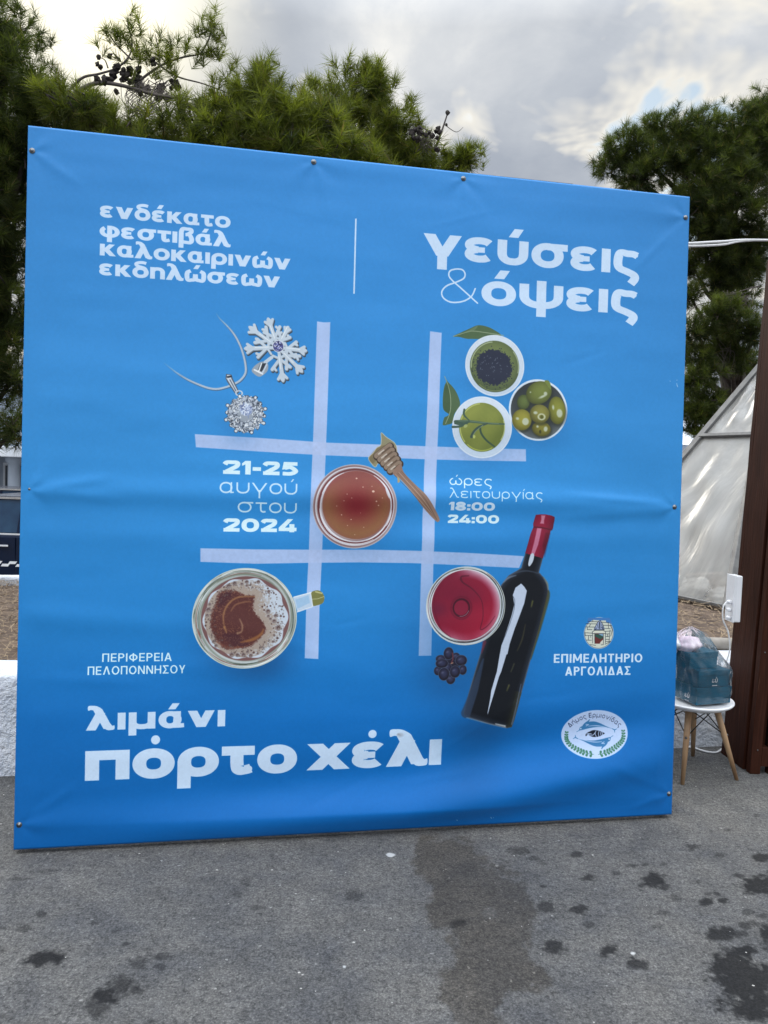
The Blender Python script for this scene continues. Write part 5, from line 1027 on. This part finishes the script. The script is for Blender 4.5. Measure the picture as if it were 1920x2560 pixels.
# the clear bag: a draped closed film around the stack
def bag():
    ax = Matrix.Rotation(YB, 3, 'Z'); nth, nz_ = 120, 70; V = []
    r1 = np.random.default_rng(9)
    ks = r1.integers(3, 15, 12); ps = r1.random(12)*6.28; ws = r1.normal(0, 9, 12)
    for j in range(nz_):
        t = j/(nz_-1); z_ = .004+t*.40
        # half sizes at height
        hw = np.interp(t, [0, .12, .45, .62, .75, .9, 1], [.124, .140, .136, .124, .108, .076, .004]); hd = np.interp(t, [0, .12, .45, .62, .75, .9, 1], [.108, .122, .118, .104, .086, .04, .004])
        off = Vector((np.interp(t, [0, .5, .7, 1], [.117, .108, .062, .03]), np.interp(t, [0, .5, 1], [.10, .10, .11]), 0))
        for i in range(nth):
            a = 2*math.pi*i/nth; c_, s_ = math.cos(a), math.sin(a); e_ = 4.5-2*t; k_ = (abs(c_)**e_+abs(s_)**e_)**(-1/e_)
            w_ = sum(math.sin(ks[q]*a+ws[q]*t+ps[q]) for q in range(12))/12; w2 = abs(math.sin(2.5*a+9*t+1.3*math.sin(3*a)))
            k_ *= 1+.10*w_*(1+t)+.03*w2
            V.append(ax@(Vector((hw*c_*k_, hd*s_*k_, 0))+off)+Vector((0, 0, z_*(1+.05*w_*t))))
    T = [[j*nth+i, j*nth+(i+1) % nth, (j+1)*nth+(i+1) % nth, (j+1)*nth+i] for j in range(nz_-1) for i in range(nth)]
    o = np_mesh('plastic_bag', np.array([tuple(v) for v in V]), np.array(T), M['bag'], smooth=True); o.location = (cA.x, cA.y, BXZ); return tag(o, 'clear crumpled plastic bag drawn over the teal boxes on the stool', 'bag')
bag()

# ------------------------------------------------------------------ clear pyramid in the bed
P0, P1, AP = gz(1455, 1443, .5), gz(1815, 1520, .5), aty(1933, 880, 8.3)
c_ = Vector((AP.x, AP.y, .5)); P2, P3 = c_*2-P0, c_*2-P1
pyr = empty('clear_pyramid', P1, 'pyramid of grey bars and clear wrinkled panels standing in the bed behind the post', 'canopy')
cs = [P0, P1, P2, P3]
for k in range(4):
    a, b_ = cs[k], cs[(k+1) % 4]; mid_t = .63
    n = (b_-a).cross(AP-a).normalized()
    if n.dot(a+b_-c_*2) < 0: n = -n
    for (t0_, t1_) in ((0, mid_t), (mid_t, 1)):
        A0, B0, A1, B1 = a.lerp(AP, t0_), b_.lerp(AP, t0_), a.lerp(AP, t1_), b_.lerp(AP, t1_)
        nn_ = 26; V = []; T = []
        for j in range(nn_+1):
            for i in range(nn_+1):
                p = A0.lerp(B0, i/nn_).lerp(A1.lerp(B1, i/nn_), j/nn_); w_ = math.sin(math.pi*i/nn_)*math.sin(math.pi*j/nn_)
                p = p+n*(.015*w_*(math.sin(i*.55+j*.3+k)+.6*math.sin(i*.9-j*.5+2*k)+.5*math.sin(i*.25+j*.9)))
                V.append(tuple(p-pyr.location))
        T = [[j*(nn_+1)+i, j*(nn_+1)+i+1, (j+1)*(nn_+1)+i+1, (j+1)*(nn_+1)+i] for j in range(nn_) for i in range(nn_)]
        np_mesh('panel', np.array(V), np.array(T), M['pane'], pyr, smooth=True)
    mb = MB(); mb.bar(a+n*.01-pyr.location, AP+n*.01-pyr.location, .075, .05, n); mb.build('edge_bar', M['grey_metal'], pyr, .004)
    mb = MB(); mb.bar(a.lerp(AP, mid_t)+n*.018-pyr.location, b_.lerp(AP, mid_t)+n*.018-pyr.location, .04, .05, n); mb.build('cross_bar', M['grey_metal'], pyr, .004)
    mb = MB(); mb.bar(a+Vector((0, 0, .012))-pyr.location, b_+Vector((0, 0, .012))-pyr.location, .03, .03); mb.build('base_bar', M['grey_metal'], pyr, .004)
    for s_ in (.33, .66):
        mb = MB(); mb.bar(a.lerp(b_, s_)-n*.06-pyr.location, a.lerp(AP, mid_t).lerp(b_.lerp(AP, mid_t), s_)-n*.06-pyr.location, .03, .02, n); mb.build('inner_bar', M['grey_metal'], pyr)
# pale stones inside
for i in range(11):
    t = i/10; p = P0.lerp(P1, .35+.6*random.random())+(c_-P1).normalized()*(.35+.5*random.random()); o = blob('garden_stone', (p.x, p.y, .52+random.random()*.05), .07+.05*random.random(), M['stone'], 'pale rounded stone lying inside the clear pyramid', 'stone', 20+i, (1.2, 1, .75)); o['group'] = 'stones inside the clear pyramid'

# ------------------------------------------------------------------ vehicles on the road behind
def car(loc, label, scale=1.0, suv=False, check=True):
    t = empty('parked_car', loc, label, 'car')
    L_, Wd = 4.35*scale, 1.75*scale; s = scale
    prof = [(-2.15, .35), (-2.18, .62), (-2.10, .82), (-1.30, .93), (-1.05, .95), (1.35, .95), (2.02, .90), (2.15, .72), (2.16, .35)] if not suv else [(-2.15, .40), (-2.18, .75), (-2.10, .98), (-1.35, 1.06), (-1.1, 1.08), (1.75, 1.08), (2.08, 1.04), (2.16, .80), (2.16, .4)]
    roof = [(-1.05, .94), (-.35, 1.40), (.05, 1.44), (.75, 1.43), (1.20, 1.28), (1.62, .95)] if not suv else [(-1.1, 1.07), (-.55, 1.58), (-.1, 1.66), (1.2, 1.65), (1.85, 1.55), (2.05, 1.07)]
    def extr(pr_, w0, w1, zb, zt, inset):
        n = len(pr_); vs = []
        for sgn in (-1, 1):
            for x, z in pr_:
                f_ = 0 if zt == zb else (z-zb)/(zt-zb); w = w0+(w1-w0)*max(0, min(1, f_)); vs.append((x*s, sgn*w*s/2, z*s))
        fs = [tuple(range(n)), tuple(range(2*n-1, n-1, -1))]+[(i, n+i, n+(i+1) % n, (i+1) % n) for i in range(n)]; return vs, fs
    mb = MB(); vs, fs = extr(prof, 1.75, 1.70, .35, 1.0, 0); mb.add(vs, fs); mb.build('body', M['car_paint'], t, .05)
    mb = MB(); vs, fs = extr(roof, 1.60, 1.28, .94, 1.44 if not suv else 1.65, 0); mb.add(vs, fs); mb.build('cabin', M['car_glass'], t, .03)
    top = 1.44 if not suv else 1.66; x0, x1 = (-.38, 1.0) if not suv else (-.55, 1.8)
    mb = MB(); mb.box(((x0+x1)/2*s, 0, (top-.005)*s), ((x1-x0)*s, 1.30*s, .06*s)); mb.build('roof_panel', M['car_paint'], t, .02*s)
    bl = .95 if not suv else 1.08
    for sg in (-1, 1):
        y = sg*.815*s
        mb = MB(); mb.bar((-1.05*s, y, (bl+.004)*s), (1.45*s, y, (bl+.004)*s), .02, .022); mb.build('chrome_beltline', M['chrome'], t)
        mb = MB(); mb.bar((x0*s, sg*.665*s, (top+.0)*s), (x1*s, sg*.665*s, (top+.0)*s), .022, .03); mb.build('roof_rail', M['chrome'], t)
        for x in (-.575, .245):
            f_ = MB(); f_.box((x*s+.42*s, sg*.866*s, .66*s), (.80*s, .02, .52*s)); d = f_.build('door', M['car_paint'], t, .008)
            h_ = MB(); h_.bar((x*s+.52*s, sg*.895*s, .80*s), (x*s+.74*s, sg*.895*s, .80*s), .02, .028); h_.build('door_handle', M['chrome'], d, .006)
        for x in (-.36, .26, 1.12):
            tl = {-.36: .02, .26: .0, 1.12: .25}[x]
            mb = MB(); mb.bar((x*s, sg*.805*s, bl*s), ((x+tl*-1)*s, sg*.65*s, (top-.03)*s), .06*s, .02); mb.build('window_pillar', M['car_paint'], t)
        if check:
            n = 0
            for k in range(26):
                for r_ in range(2):
                    if (k+r_) % 2 == 0:
                        x = -1.15+k*.10; z = .515+r_*.036; yb = sg*.8775*s
                        mb = MB(); mb.add([((x)*s, yb, z*s), ((x+.10)*s, yb, z*s), ((x+.125)*s, yb, (z+.036)*s), ((x+.025)*s, yb, (z+.036)*s)], [(0, 1, 2, 3) if sg < 0 else (3, 2, 1, 0)]); mb.build('check_mark', M['white_paint'], t)
        for x in (-1.35, 1.32):
            w = MB(); rot = Matrix.Rotation(R(90), 3, 'X'); w.lathe([(.20*s, -.1*s), (.31*s, -.09*s), (.325*s, 0), (.31*s, .09*s), (.20*s, .1*s)], (x*s, sg*.80*s, .325*s), 28, rot); wo = w.build('wheel', M['tyre'], t)
            w = MB(); w.lathe([(.0001, -.085*s), (.08*s, -.09*s), (.19*s, -.06*s), (.205*s, -.095*s), (.205*s, .09*s), (.0001, .085*s)], (x*s, sg*.80*s, .325*s), 20, rot); w.build('rim', M['steel'], wo)
    for sg in (-1, 1):
        mb = MB(); mb.box((-2.14*s, sg*.62*s, .70*s), (.06, .32*s, .14*s)); mb.build('headlight', M['white_plastic'], t, .02)
        mb = MB(); mb.box((2.13*s, sg*.62*s, .76*s), (.06, .30*s, .14*s)); mb.build('tail_light', M['roof_tile'], t, .02)
    return t
c1_ = car((-5.25, 10.9, -.35), 'black car with a white checkered stripe low on its doors parked beyond the kerb', 1.0)
c2_ = car((-7.3, 14.2, -.35), 'dark estate car with pale roof rails standing behind the checkered car', .85, True, False)

# ------------------------------------------------------------------ buildings
b1 = empty('blue_grey_building', (-12, 19, -.45), 'low blue grey building with round porch columns behind the parked cars', 'building')
def bx(name, mat, par, x0, x1, y0, y1, z0, z1, bev=0):
    mb = MB(); q = par.location if par.parent is None else Vector((0, 0, 0)); mb.box(((x0+x1)/2-q.x, (y0+y1)/2-q.y, (z0+z1)/2-q.z), (x1-x0, y1-y0, z1-z0)); return mb.build(name, mat, par, bev)
bx('porch_roof', M['building_white'], b1, -17, -5.5, 18.0, 20.6, 1.66, 1.92, .02); bx('wall', M['building'], b1, -16.5, -6, 20.5, 24, -.45, 3.4)
bx('roof_slab', M['building_white'], b1, -16.8, -5.7, 20.3, 24.3, 3.4, 3.6, .02)
for x in (-15.6, -13.6, -11.3, -9.22, -6.9):
    mb = MB(); mb.lathe([(.20, 0), (.20, .06), (.15, .1), (.145, 1.95), (.20, 2.0), (.20, 2.11)], (x-b1.location.x, 18.4-b1.location.y, 0), 20); mb.build('column', M['building'], b1)
for x in (-15, -12.6, -10, -7.8):
    wq = bx('window', M['building_white'], b1, x-.55, x+.55, 20.44, 20.5, .2, 1.5); loc0 = b1.location
    mb = MB(); mb.box((x-loc0.x, 20.43-loc0.y, .85-loc0.z), (.95, .04, 1.15)); mb.build('pane', M['window'], wq)
b2 = empty('white_building', (12.5, 32, -.45), 'white harbour house with a clay roof seen beyond the bed between banner and post', 'building')
bx('wall', M['building_white'], b2, 9.5, 19.0, 31, 38, -.45, 3.1); 
mb = MB(); q = b2.location; mb.add([(9.2-q.x, 30.6-q.y, 3.1-q.z), (19.3-q.x, 30.6-q.y, 3.1-q.z), (19.3-q.x, 38.4-q.y, 3.1-q.z), (9.2-q.x, 38.4-q.y, 3.1-q.z), (12-q.x, 34.5-q.y, 4.4-q.z), (16.6-q.x, 34.5-q.y, 4.4-q.z)], [(0, 1, 5, 4), (1, 2, 5), (2, 3, 4, 5), (3, 0, 4), (3, 2, 1, 0)]); mb.build('roof', M['building_white'], b2)
bx('balcony_slab', M['building'], b2, 10.2, 17.5, 30.0, 31, 1.7, 1.85, .01)
for x in (10.8, 12.2, 13.6, 15.2, 16.8):
    wq = bx('window', M['building'], b2, x-.4, x+.4, 30.95, 31.0, .6, 1.5); mb = MB(); mb.box((x-q.x, 30.93-q.y, 1.05-q.z), (.65, .04, .75)); mb.build('pane', M['window'], wq)
# far hills
V = []; nn_ = 90
for i in range(nn_+1):
    x = -900+1800*i/nn_; h_ = 12+14*vnoise(1, 200, 1, 77, 1)[0, 5]+10*math.sin(i*.21)+6*math.sin(i*.53+1)+3*math.sin(i*1.3)
    V += [(x, 420, -.5), (x, 480, max(4, h_)), (x, 620, -.5)]
T = [[i*3+k, i*3+3+k, i*3+4+k, i*3+1+k] for i in range(nn_) for k in (0, 1)]
o = np_mesh('hills', np.array(V), np.array(T), M['hill'], smooth=True); tag(o, kind='structure')

# ------------------------------------------------------------------ pines
def tufts(Pc, Dr, scale, tint, nn=54, nl_=.128, width=.0026):
    """needle sprays: shoot point Pc, direction Dr"""
    n = len(Pc); Dr = Dr/np.linalg.norm(Dr, axis=1, keepdims=True); al = np.cross(Dr, rng.normal(0, 1, (n, 3))); al /= np.linalg.norm(al, axis=1, keepdims=True); be = np.cross(Dr, al)
    th = rng.random((n, nn))*6.283; op = R(10)+rng.random((n, nn))**.75*R(62); s = rng.random((n, nn)); Ls = nl_*scale[:, None]*(.65+.5*rng.random((n, nn)))
    d = Dr[:, None]*np.cos(op)[..., None]+(al[:, None]*np.cos(th)[..., None]+be[:, None]*np.sin(th)[..., None])*np.sin(op)[..., None]
    o = Pc[:, None]+Dr[:, None]*((s-.8)*.085*scale[:, None])[..., None]
    d[..., 2] -= .10*rng.random((n, nn)); w = np.cross(d, rng.normal(0, 1, (n, nn, 3))); w /= np.linalg.norm(w, axis=2, keepdims=True)+1e-9; w *= width*scale[:, None, None]
    V = np.stack([o-w, o+w, o+d*Ls[..., None]], 2).reshape(-1, 3); T = np.arange(len(V)).reshape(-1, 3); ti = np.repeat(np.where(rng.random((n, nn)) < .03, 1.0, np.clip(tint[:, None]+rng.normal(0, .08, (n, nn)), 0, .90)).ravel(), 3)
    return V, T, ti
def pine(name, label, base, top, trunk_r, lobes, seed, mat, per=1.0, extra=(), cones=(), nscale=1.0, twigs=(), branch_mat=None, dens=1.0):
    """lobes: (px, py, radius px, depth Y) bodies of foliage; extra: single shoots"""
    r_ = np.random.default_rng(seed); t = empty(name, base, label, 'tree', 'pine trees behind the banner'); bs = Vector(base); tp = Vector(top)
    mb = MB(); pts = [bs.lerp(tp, k/6)+Vector((.10*math.sin(k*1.7+seed)*min(k, 3)/3, .08*math.cos(k*1.3+seed), 0)) for k in range(7)]
    mb.tube([p-bs for p in pts], [trunk_r*(1.25-.75*k/6) if k else trunk_r*1.5 for k in range(7)], 18); mb.build('trunk', M['bark'], t)
    PP, DD, SS, TI = [], [], [], []; limbs = MB()
    for (px, py, rp, Y) in lobes:
        c = np.array(aty(px, py, Y)); r = rp*Y/F; n = int(per*dens*62*(r/.28)**2.0)+8
        u = r_.normal(0, 1, (n, 3)); u /= np.linalg.norm(u, axis=1, keepdims=True); rad = r_.random(n)**.45*r*1.02
        sh = 1+.22*np.sin(u[:, 0]*5+px)*np.cos(u[:, 2]*4+py); p = c+u*(rad*sh)[:, None]*np.array([1, 1.15, 1])
        dirn = u*.8+np.array([0, 0, .55])+r_.normal(0, .35, (n, 3)); PP.append(p); DD.append(dirn); SS.append(np.full(n, nscale)*(.8+.45*r_.random(n)))
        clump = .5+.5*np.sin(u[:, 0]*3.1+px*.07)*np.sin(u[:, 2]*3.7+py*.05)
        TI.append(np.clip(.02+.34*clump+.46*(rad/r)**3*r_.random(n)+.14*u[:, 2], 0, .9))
        # limb into this body and twigs inside it
        lo_z = min(max(c[2]-.5, bs.z+.8), tp.z)
        f_ = max(.42, min(1, (lo_z-bs.z)/(tp.z-bs.z)))*6; i_ = min(5, int(f_)); root = pts[i_].lerp(pts[i_+1], f_-i_); cc_ = Vector(c)
        mid = root.lerp(cc_, .5)+Vector((0, 0, -.10)); limbs.tube([root-bs, mid-bs, cc_-bs], [.045+.02*r_.random(), .03, .014], 7)
        for k in range(7):
            q = Vector(c+u[k % n]*r*.85); limbs.tube([cc_-bs, cc_.lerp(q, .5)+Vector(r_.normal(0, .03, 3))-bs, q-bs], [.012, .008, .004], 5)
    limbs.build('branches', M['bark'], t)
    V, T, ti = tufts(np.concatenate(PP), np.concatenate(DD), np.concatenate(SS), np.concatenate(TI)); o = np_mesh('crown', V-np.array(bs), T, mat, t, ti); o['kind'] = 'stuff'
    if extra:
        E = np.array([list(aty(px, py, Y)) for px, py, Y in extra]); n = len(E); k = 3
        E = np.repeat(E, k, 0)+r_.normal(0, .035, (n*k, 3)); D = np.array([0, 0, 1.0])+r_.normal(0, .45, (n*k, 3)); V, T, ti = tufts(E, D, np.full(n*k, nscale*.9), .2+.45*r_.random(n*k), 44); o = np_mesh('high_shoots', V-np.array(bs), T, mat, t, ti); o['kind'] = 'stuff'
    for tw in twigs:
        Y = tw[0]; pt = [aty(x, y, Y)-bs for x, y in tw[2:]]; mb = MB(); mb.tube([Vector(q) for q in smooth([tuple(p) for p in pt], 5)], [tw[1]*(1-.6*i/max(1, (len(pt)-1)*5)) for i in range((len(pt)-1)*5+1)], 7); mb.build('branch', M['twig'], t)
    if cones:
        cm = None
        for (px, py, Y, s_) in cones:
            if cm is None:
                bm = bmesh.new(); bmesh.ops.create_icosphere(bm, subdivisions=2, radius=.022)
                for i, v_ in enumerate(bm.verts): v_.co *= (1+.24*((i*7) % 3-1)); v_.co.z *= 1.35
                cm = bpy.data.meshes.new('pine_cone'); bm.to_mesh(cm); bm.free(); cm.materials.append(M['cone'])
            o = bpy.data.objects.new('pine_cone', cm); COL.objects.link(o); o.parent = t; o.location = aty(px, py, Y)-bs; o.scale = (s_*.72,)*3; o.rotation_euler = (r_.random()*3, r_.random()*3, 0)
    return t
# left pine, dark
YL = 6.0
pine('pine_tree', 'dark pine filling the left edge of the picture from the sky down beside the banner', (-3.9, 6.6, -.3), (-3.3, 6.3, 4.2), .17,
     [(-60, 60, 110, YL), (-120, 180, 160, YL), (20, 80, 55, YL), (20, 190, 90, YL), (-20, 320, 130, YL), (95, 225, 60, YL-.1), (110, 300, 85, YL), (190, 310, 80, YL+.1), (60, 400, 90, YL), (-70, 480, 140, YL), (45, 520, 80, YL+.3), (-60, 650, 120, YL+.1), (40, 660, 70, YL+.4), (-40, 790, 110, YL+.2), (45, 800, 65, YL+.5), (-50, 930, 110, YL+.2), (35, 940, 65, YL+.3), (-30, 1050, 80, YL+.2), (38, 1075, 45, YL), (-110, 330, 160, YL+.6), (200, 400, 90, YL+.5), (140, 480, 80, YL+.5)],
     101, M['needle_dark'], 1.0, extra=[(60, 30, YL), (85, 60, YL), (100, 95, YL), (75, 110, YL), (45, 20, YL), (95, 130, YL), (115, 85, YL), (20, 8, YL), (130, 170, YL), (155, 190, YL)], twigs=[(YL, .012, (-20, 200), (30, 120), (75, 60), (85, 40)), (YL, .008, (40, 120), (80, 90), (110, 85))])
# middle pine, bright with cone-laden bare limb
YM = 5.7
pine('pine_tree', 'bright green pine above the middle of the banner with a bare cone laden limb', (-1.1, 6.7, -.3), (-1.3, 6.5, 3.9), .15,
     [(165, 262, 42, YM-.1), (215, 262, 40, YM-.1), (130, 250, 40, YM), (270, 320, 75, YM+.3), (330, 350, 80, YM+.1), (420, 360, 85, YM), (300, 400, 70, YM), (500, 330, 80, YM), (560, 270, 60, YM), (555, 370, 90, YM-.1), (630, 240, 65, YM), (660, 205, 45, YM), (640, 320, 100, YM-.1), (700, 270, 65, YM), (720, 370, 95, YM-.1), (780, 330, 70, YM), (820, 300, 55, YM), (830, 390, 80, YM-.1), (890, 400, 60, YM), (600, 430, 90, YM), (740, 450, 80, YM), (480, 420, 80, YM), (930, 430, 50, YM), (400, 440, 70, YM+.2)],
     102, M['needle'], 1.15, extra=[(270, 85, YM), (262, 110, YM), (300, 60, YM), (325, 45, YM), (335, 75, YM), (310, 95, YM), (345, 110, YM), (295, 130, YM), (340, 140, YM), (360, 120, YM), (355, 155, YM), (392, 95, YM), (400, 125, YM), (430, 110, YM), (445, 130, YM), (465, 112, YM), (495, 90, YM), (515, 70, YM), (527, 45, YM), (535, 75, YM), (550, 90, YM), (512, 115, YM), (540, 118, YM), (500, 138, YM), (420, 150, YM), (440, 165, YM), (350, 180, YM), (375, 170, YM), (660, 150, YM), (690, 185, YM), (590, 165, YM), (575, 180, YM), (655, 165, YM), (790, 195, YM), (780, 215, YM), (560, 215, YM), (410, 185, YM), (545, 130, YM)],
     cones=[(247, 143, YM, 1), (274, 140, YM, 1.1), (243, 160, YM, .9), (251, 168, YM, 1.1)]+[(280+random.random()*75, 160+random.random()*45, YM+.02*random.random(), 1.1+.5*random.random()) for _ in range(18)]+[(240+random.random()*60, 195+random.random()*35, YM, 1.1+.4*random.random()) for _ in range(9)]+[(340+random.random()*80, 215+random.random()*35, YM+.15*random.random(), 1.1+.4*random.random()) for _ in range(14)]+[(425+random.random()*22, 200+random.random()*22, YM, 1.1) for _ in range(6)]+[(375+random.random()*10, 148+random.random()*12, YM, 1.2) for _ in range(3)],
     twigs=[(YM, .019, (150, 262), (205, 222), (250, 207), (310, 215), (380, 235), (450, 250), (500, 290)), (YM, .011, (165, 235), (205, 195), (250, 184), (300, 165), (330, 120), (318, 50)), (YM, .010, (350, 200), (400, 165), (450, 145), (500, 135), (545, 118)), (YM, .008, (500, 138), (525, 90), (527, 40)), (YM, .008, (380, 150), (440, 190), (510, 210), (590, 240)), (YM, .006, (270, 170), (262, 150), (247, 143)), (YM, .006, (300, 150), (285, 135), (273, 138)), (YM, .006, (400, 160), (395, 120), (388, 85)), (YM, .007, (330, 150), (290, 110), (270, 80)), (YM, .007, (330, 200), (350, 150), (345, 110))]+[(YM, .003, (300+random.random()*130, 190+random.random()*40), (310+random.random()*130, 240+random.random()*30), (300+random.random()*150, 280+random.random()*30)) for _ in range(60)])
YC = 6.9
pine('pine_tree', 'rounded pine behind the banner with a dead twig rising at its right side', (.1, 8.0, -.3), (.0, 7.7, 4.2), .15,
     [(880, 240, 70, YC), (940, 215, 50, YC), (860, 320, 80, YC), (960, 280, 65, YC), (925, 190, 35, YC), (985, 330, 65, YC), (930, 380, 90, YC), (1010, 390, 70, YC), (1070, 395, 50, YC), (1125, 405, 42, YC), (1165, 395, 28, YC), (1000, 460, 80, YC), (1100, 460, 60, YC), (800, 260, 50, YC)],
     103, M['needle'], 1.0, extra=[(950, 165, YC), (920, 160, YC), (905, 180, YC), (880, 160, YC), (870, 185, YC), (1020, 270, YC), (1040, 300, YC), (1030, 245, YC), (1060, 320, YC), (1185, 365, YC), (1195, 385, YC), (1200, 410, YC), (1160, 370, YC)],
     cones=[(1025+random.random()*75, 315+random.random()*60, YC-.3, 1.0+.6*random.random()) for _ in range(16)]+[(1119, 282, YC, 1.2), (1116, 312, YC, .8)], twigs=[(YC, .012, (1085, 380), (1100, 340), (1112, 305), (1120, 280)), (YC, .004, (1112, 312), (1140, 330), (1158, 318))]+[(YC-.25, .003, (1030+random.random()*60, 310+random.random()*40), (1040+random.random()*50, 340+random.random()*30), (1030+random.random()*80, 370+random.random()*30)) for _ in range(16)])
YR = 10.0
pine('pine_tree', 'large dark pine with a thick leaning trunk right of the banner', (lambda q: (q.x, q.y, .25))(aty(1868, 1420, YR+.9)), tuple(aty(1790, 500, YR+.9)), .21,
     [(1525, 400, 45, YR), (1570, 365, 50, YR), (1620, 400, 65, YR), (1640, 330, 45, YR), (1700, 330, 55, YR), (1700, 410, 75, YR), (1760, 330, 60, YR), (1780, 410, 80, YR), (1830, 320, 60, YR), (1860, 400, 90, YR), (1900, 300, 60, YR), (1950, 380, 110, YR), (1590, 450, 60, YR), (1760, 500, 80, YR-.2), (1850, 500, 90, YR-.2), (1740, 570, 65, YR), (1820, 590, 70, YR), (1900, 600, 80, YR), (1960, 280, 80, YR)]+
     [(1730, 660, 45, YR+.5), (1790, 640, 50, YR), (1850, 650, 50, YR), (1800, 700, 50, YR+.2), (1830, 880, 45, YR-.2), (1790, 860, 45, YR), (1860, 900, 40, YR), (1800, 690, 40, YR+.4), (1870, 670, 50, YR+.3), (1725, 740, 30, YR), (1860, 740, 45, YR), (1780, 795, 45, YR-.6), (1735, 820, 38, YR-.6), (1850, 810, 45, YR-.6), (1885, 830, 40, YR-.6), (1815, 770, 36, YR-.6), (1755, 900, 38, YR-.5), (1735, 960, 40, YR-.6), (1770, 930, 36, YR-.6), (1775, 1000, 42, YR-.6), (1725, 1030, 38, YR-.6), (1730, 1070, 28, YR-.6), (1760, 1040, 32, YR-.6), (1700, 880, 45, YR), (1690, 990, 45, YR), (1880, 930, 30, YR+1.5)],
     104, M['needle_dark'], 1.1, extra=[(1485, 425, YR), (1500, 405, YR), (1520, 345, YR), (1540, 340, YR), (1560, 320, YR), (1670, 290, YR), (1690, 285, YR), (1640, 290, YR), (1745, 280, YR), (1840, 275, YR), (1905, 255, YR), (1870, 265, YR), (1600, 335, YR)],
     twigs=[(YR-.5, .009, (1900, 715), (1870, 722), (1830, 735), (1800, 745), (1790, 790)), (YR-.5, .008, (1890, 740), (1870, 770), (1845, 790)), (YR-.5, .007, (1780, 755), (1740, 765), (1705, 800))]+[(YR-.5, .003, (1800+random.random()*90, 725+random.random()*20), (1790+random.random()*100, 750+random.random()*30), (1780+random.random()*110, 780+random.random()*50)) for _ in range(30)]+[(YR-.4, .003, (1790+random.random()*40, 850+random.random()*40), (1800+random.random()*40, 880+random.random()*40), (1800+random.random()*40, 900+random.random()*60)) for _ in range(10)], dens=1.15)
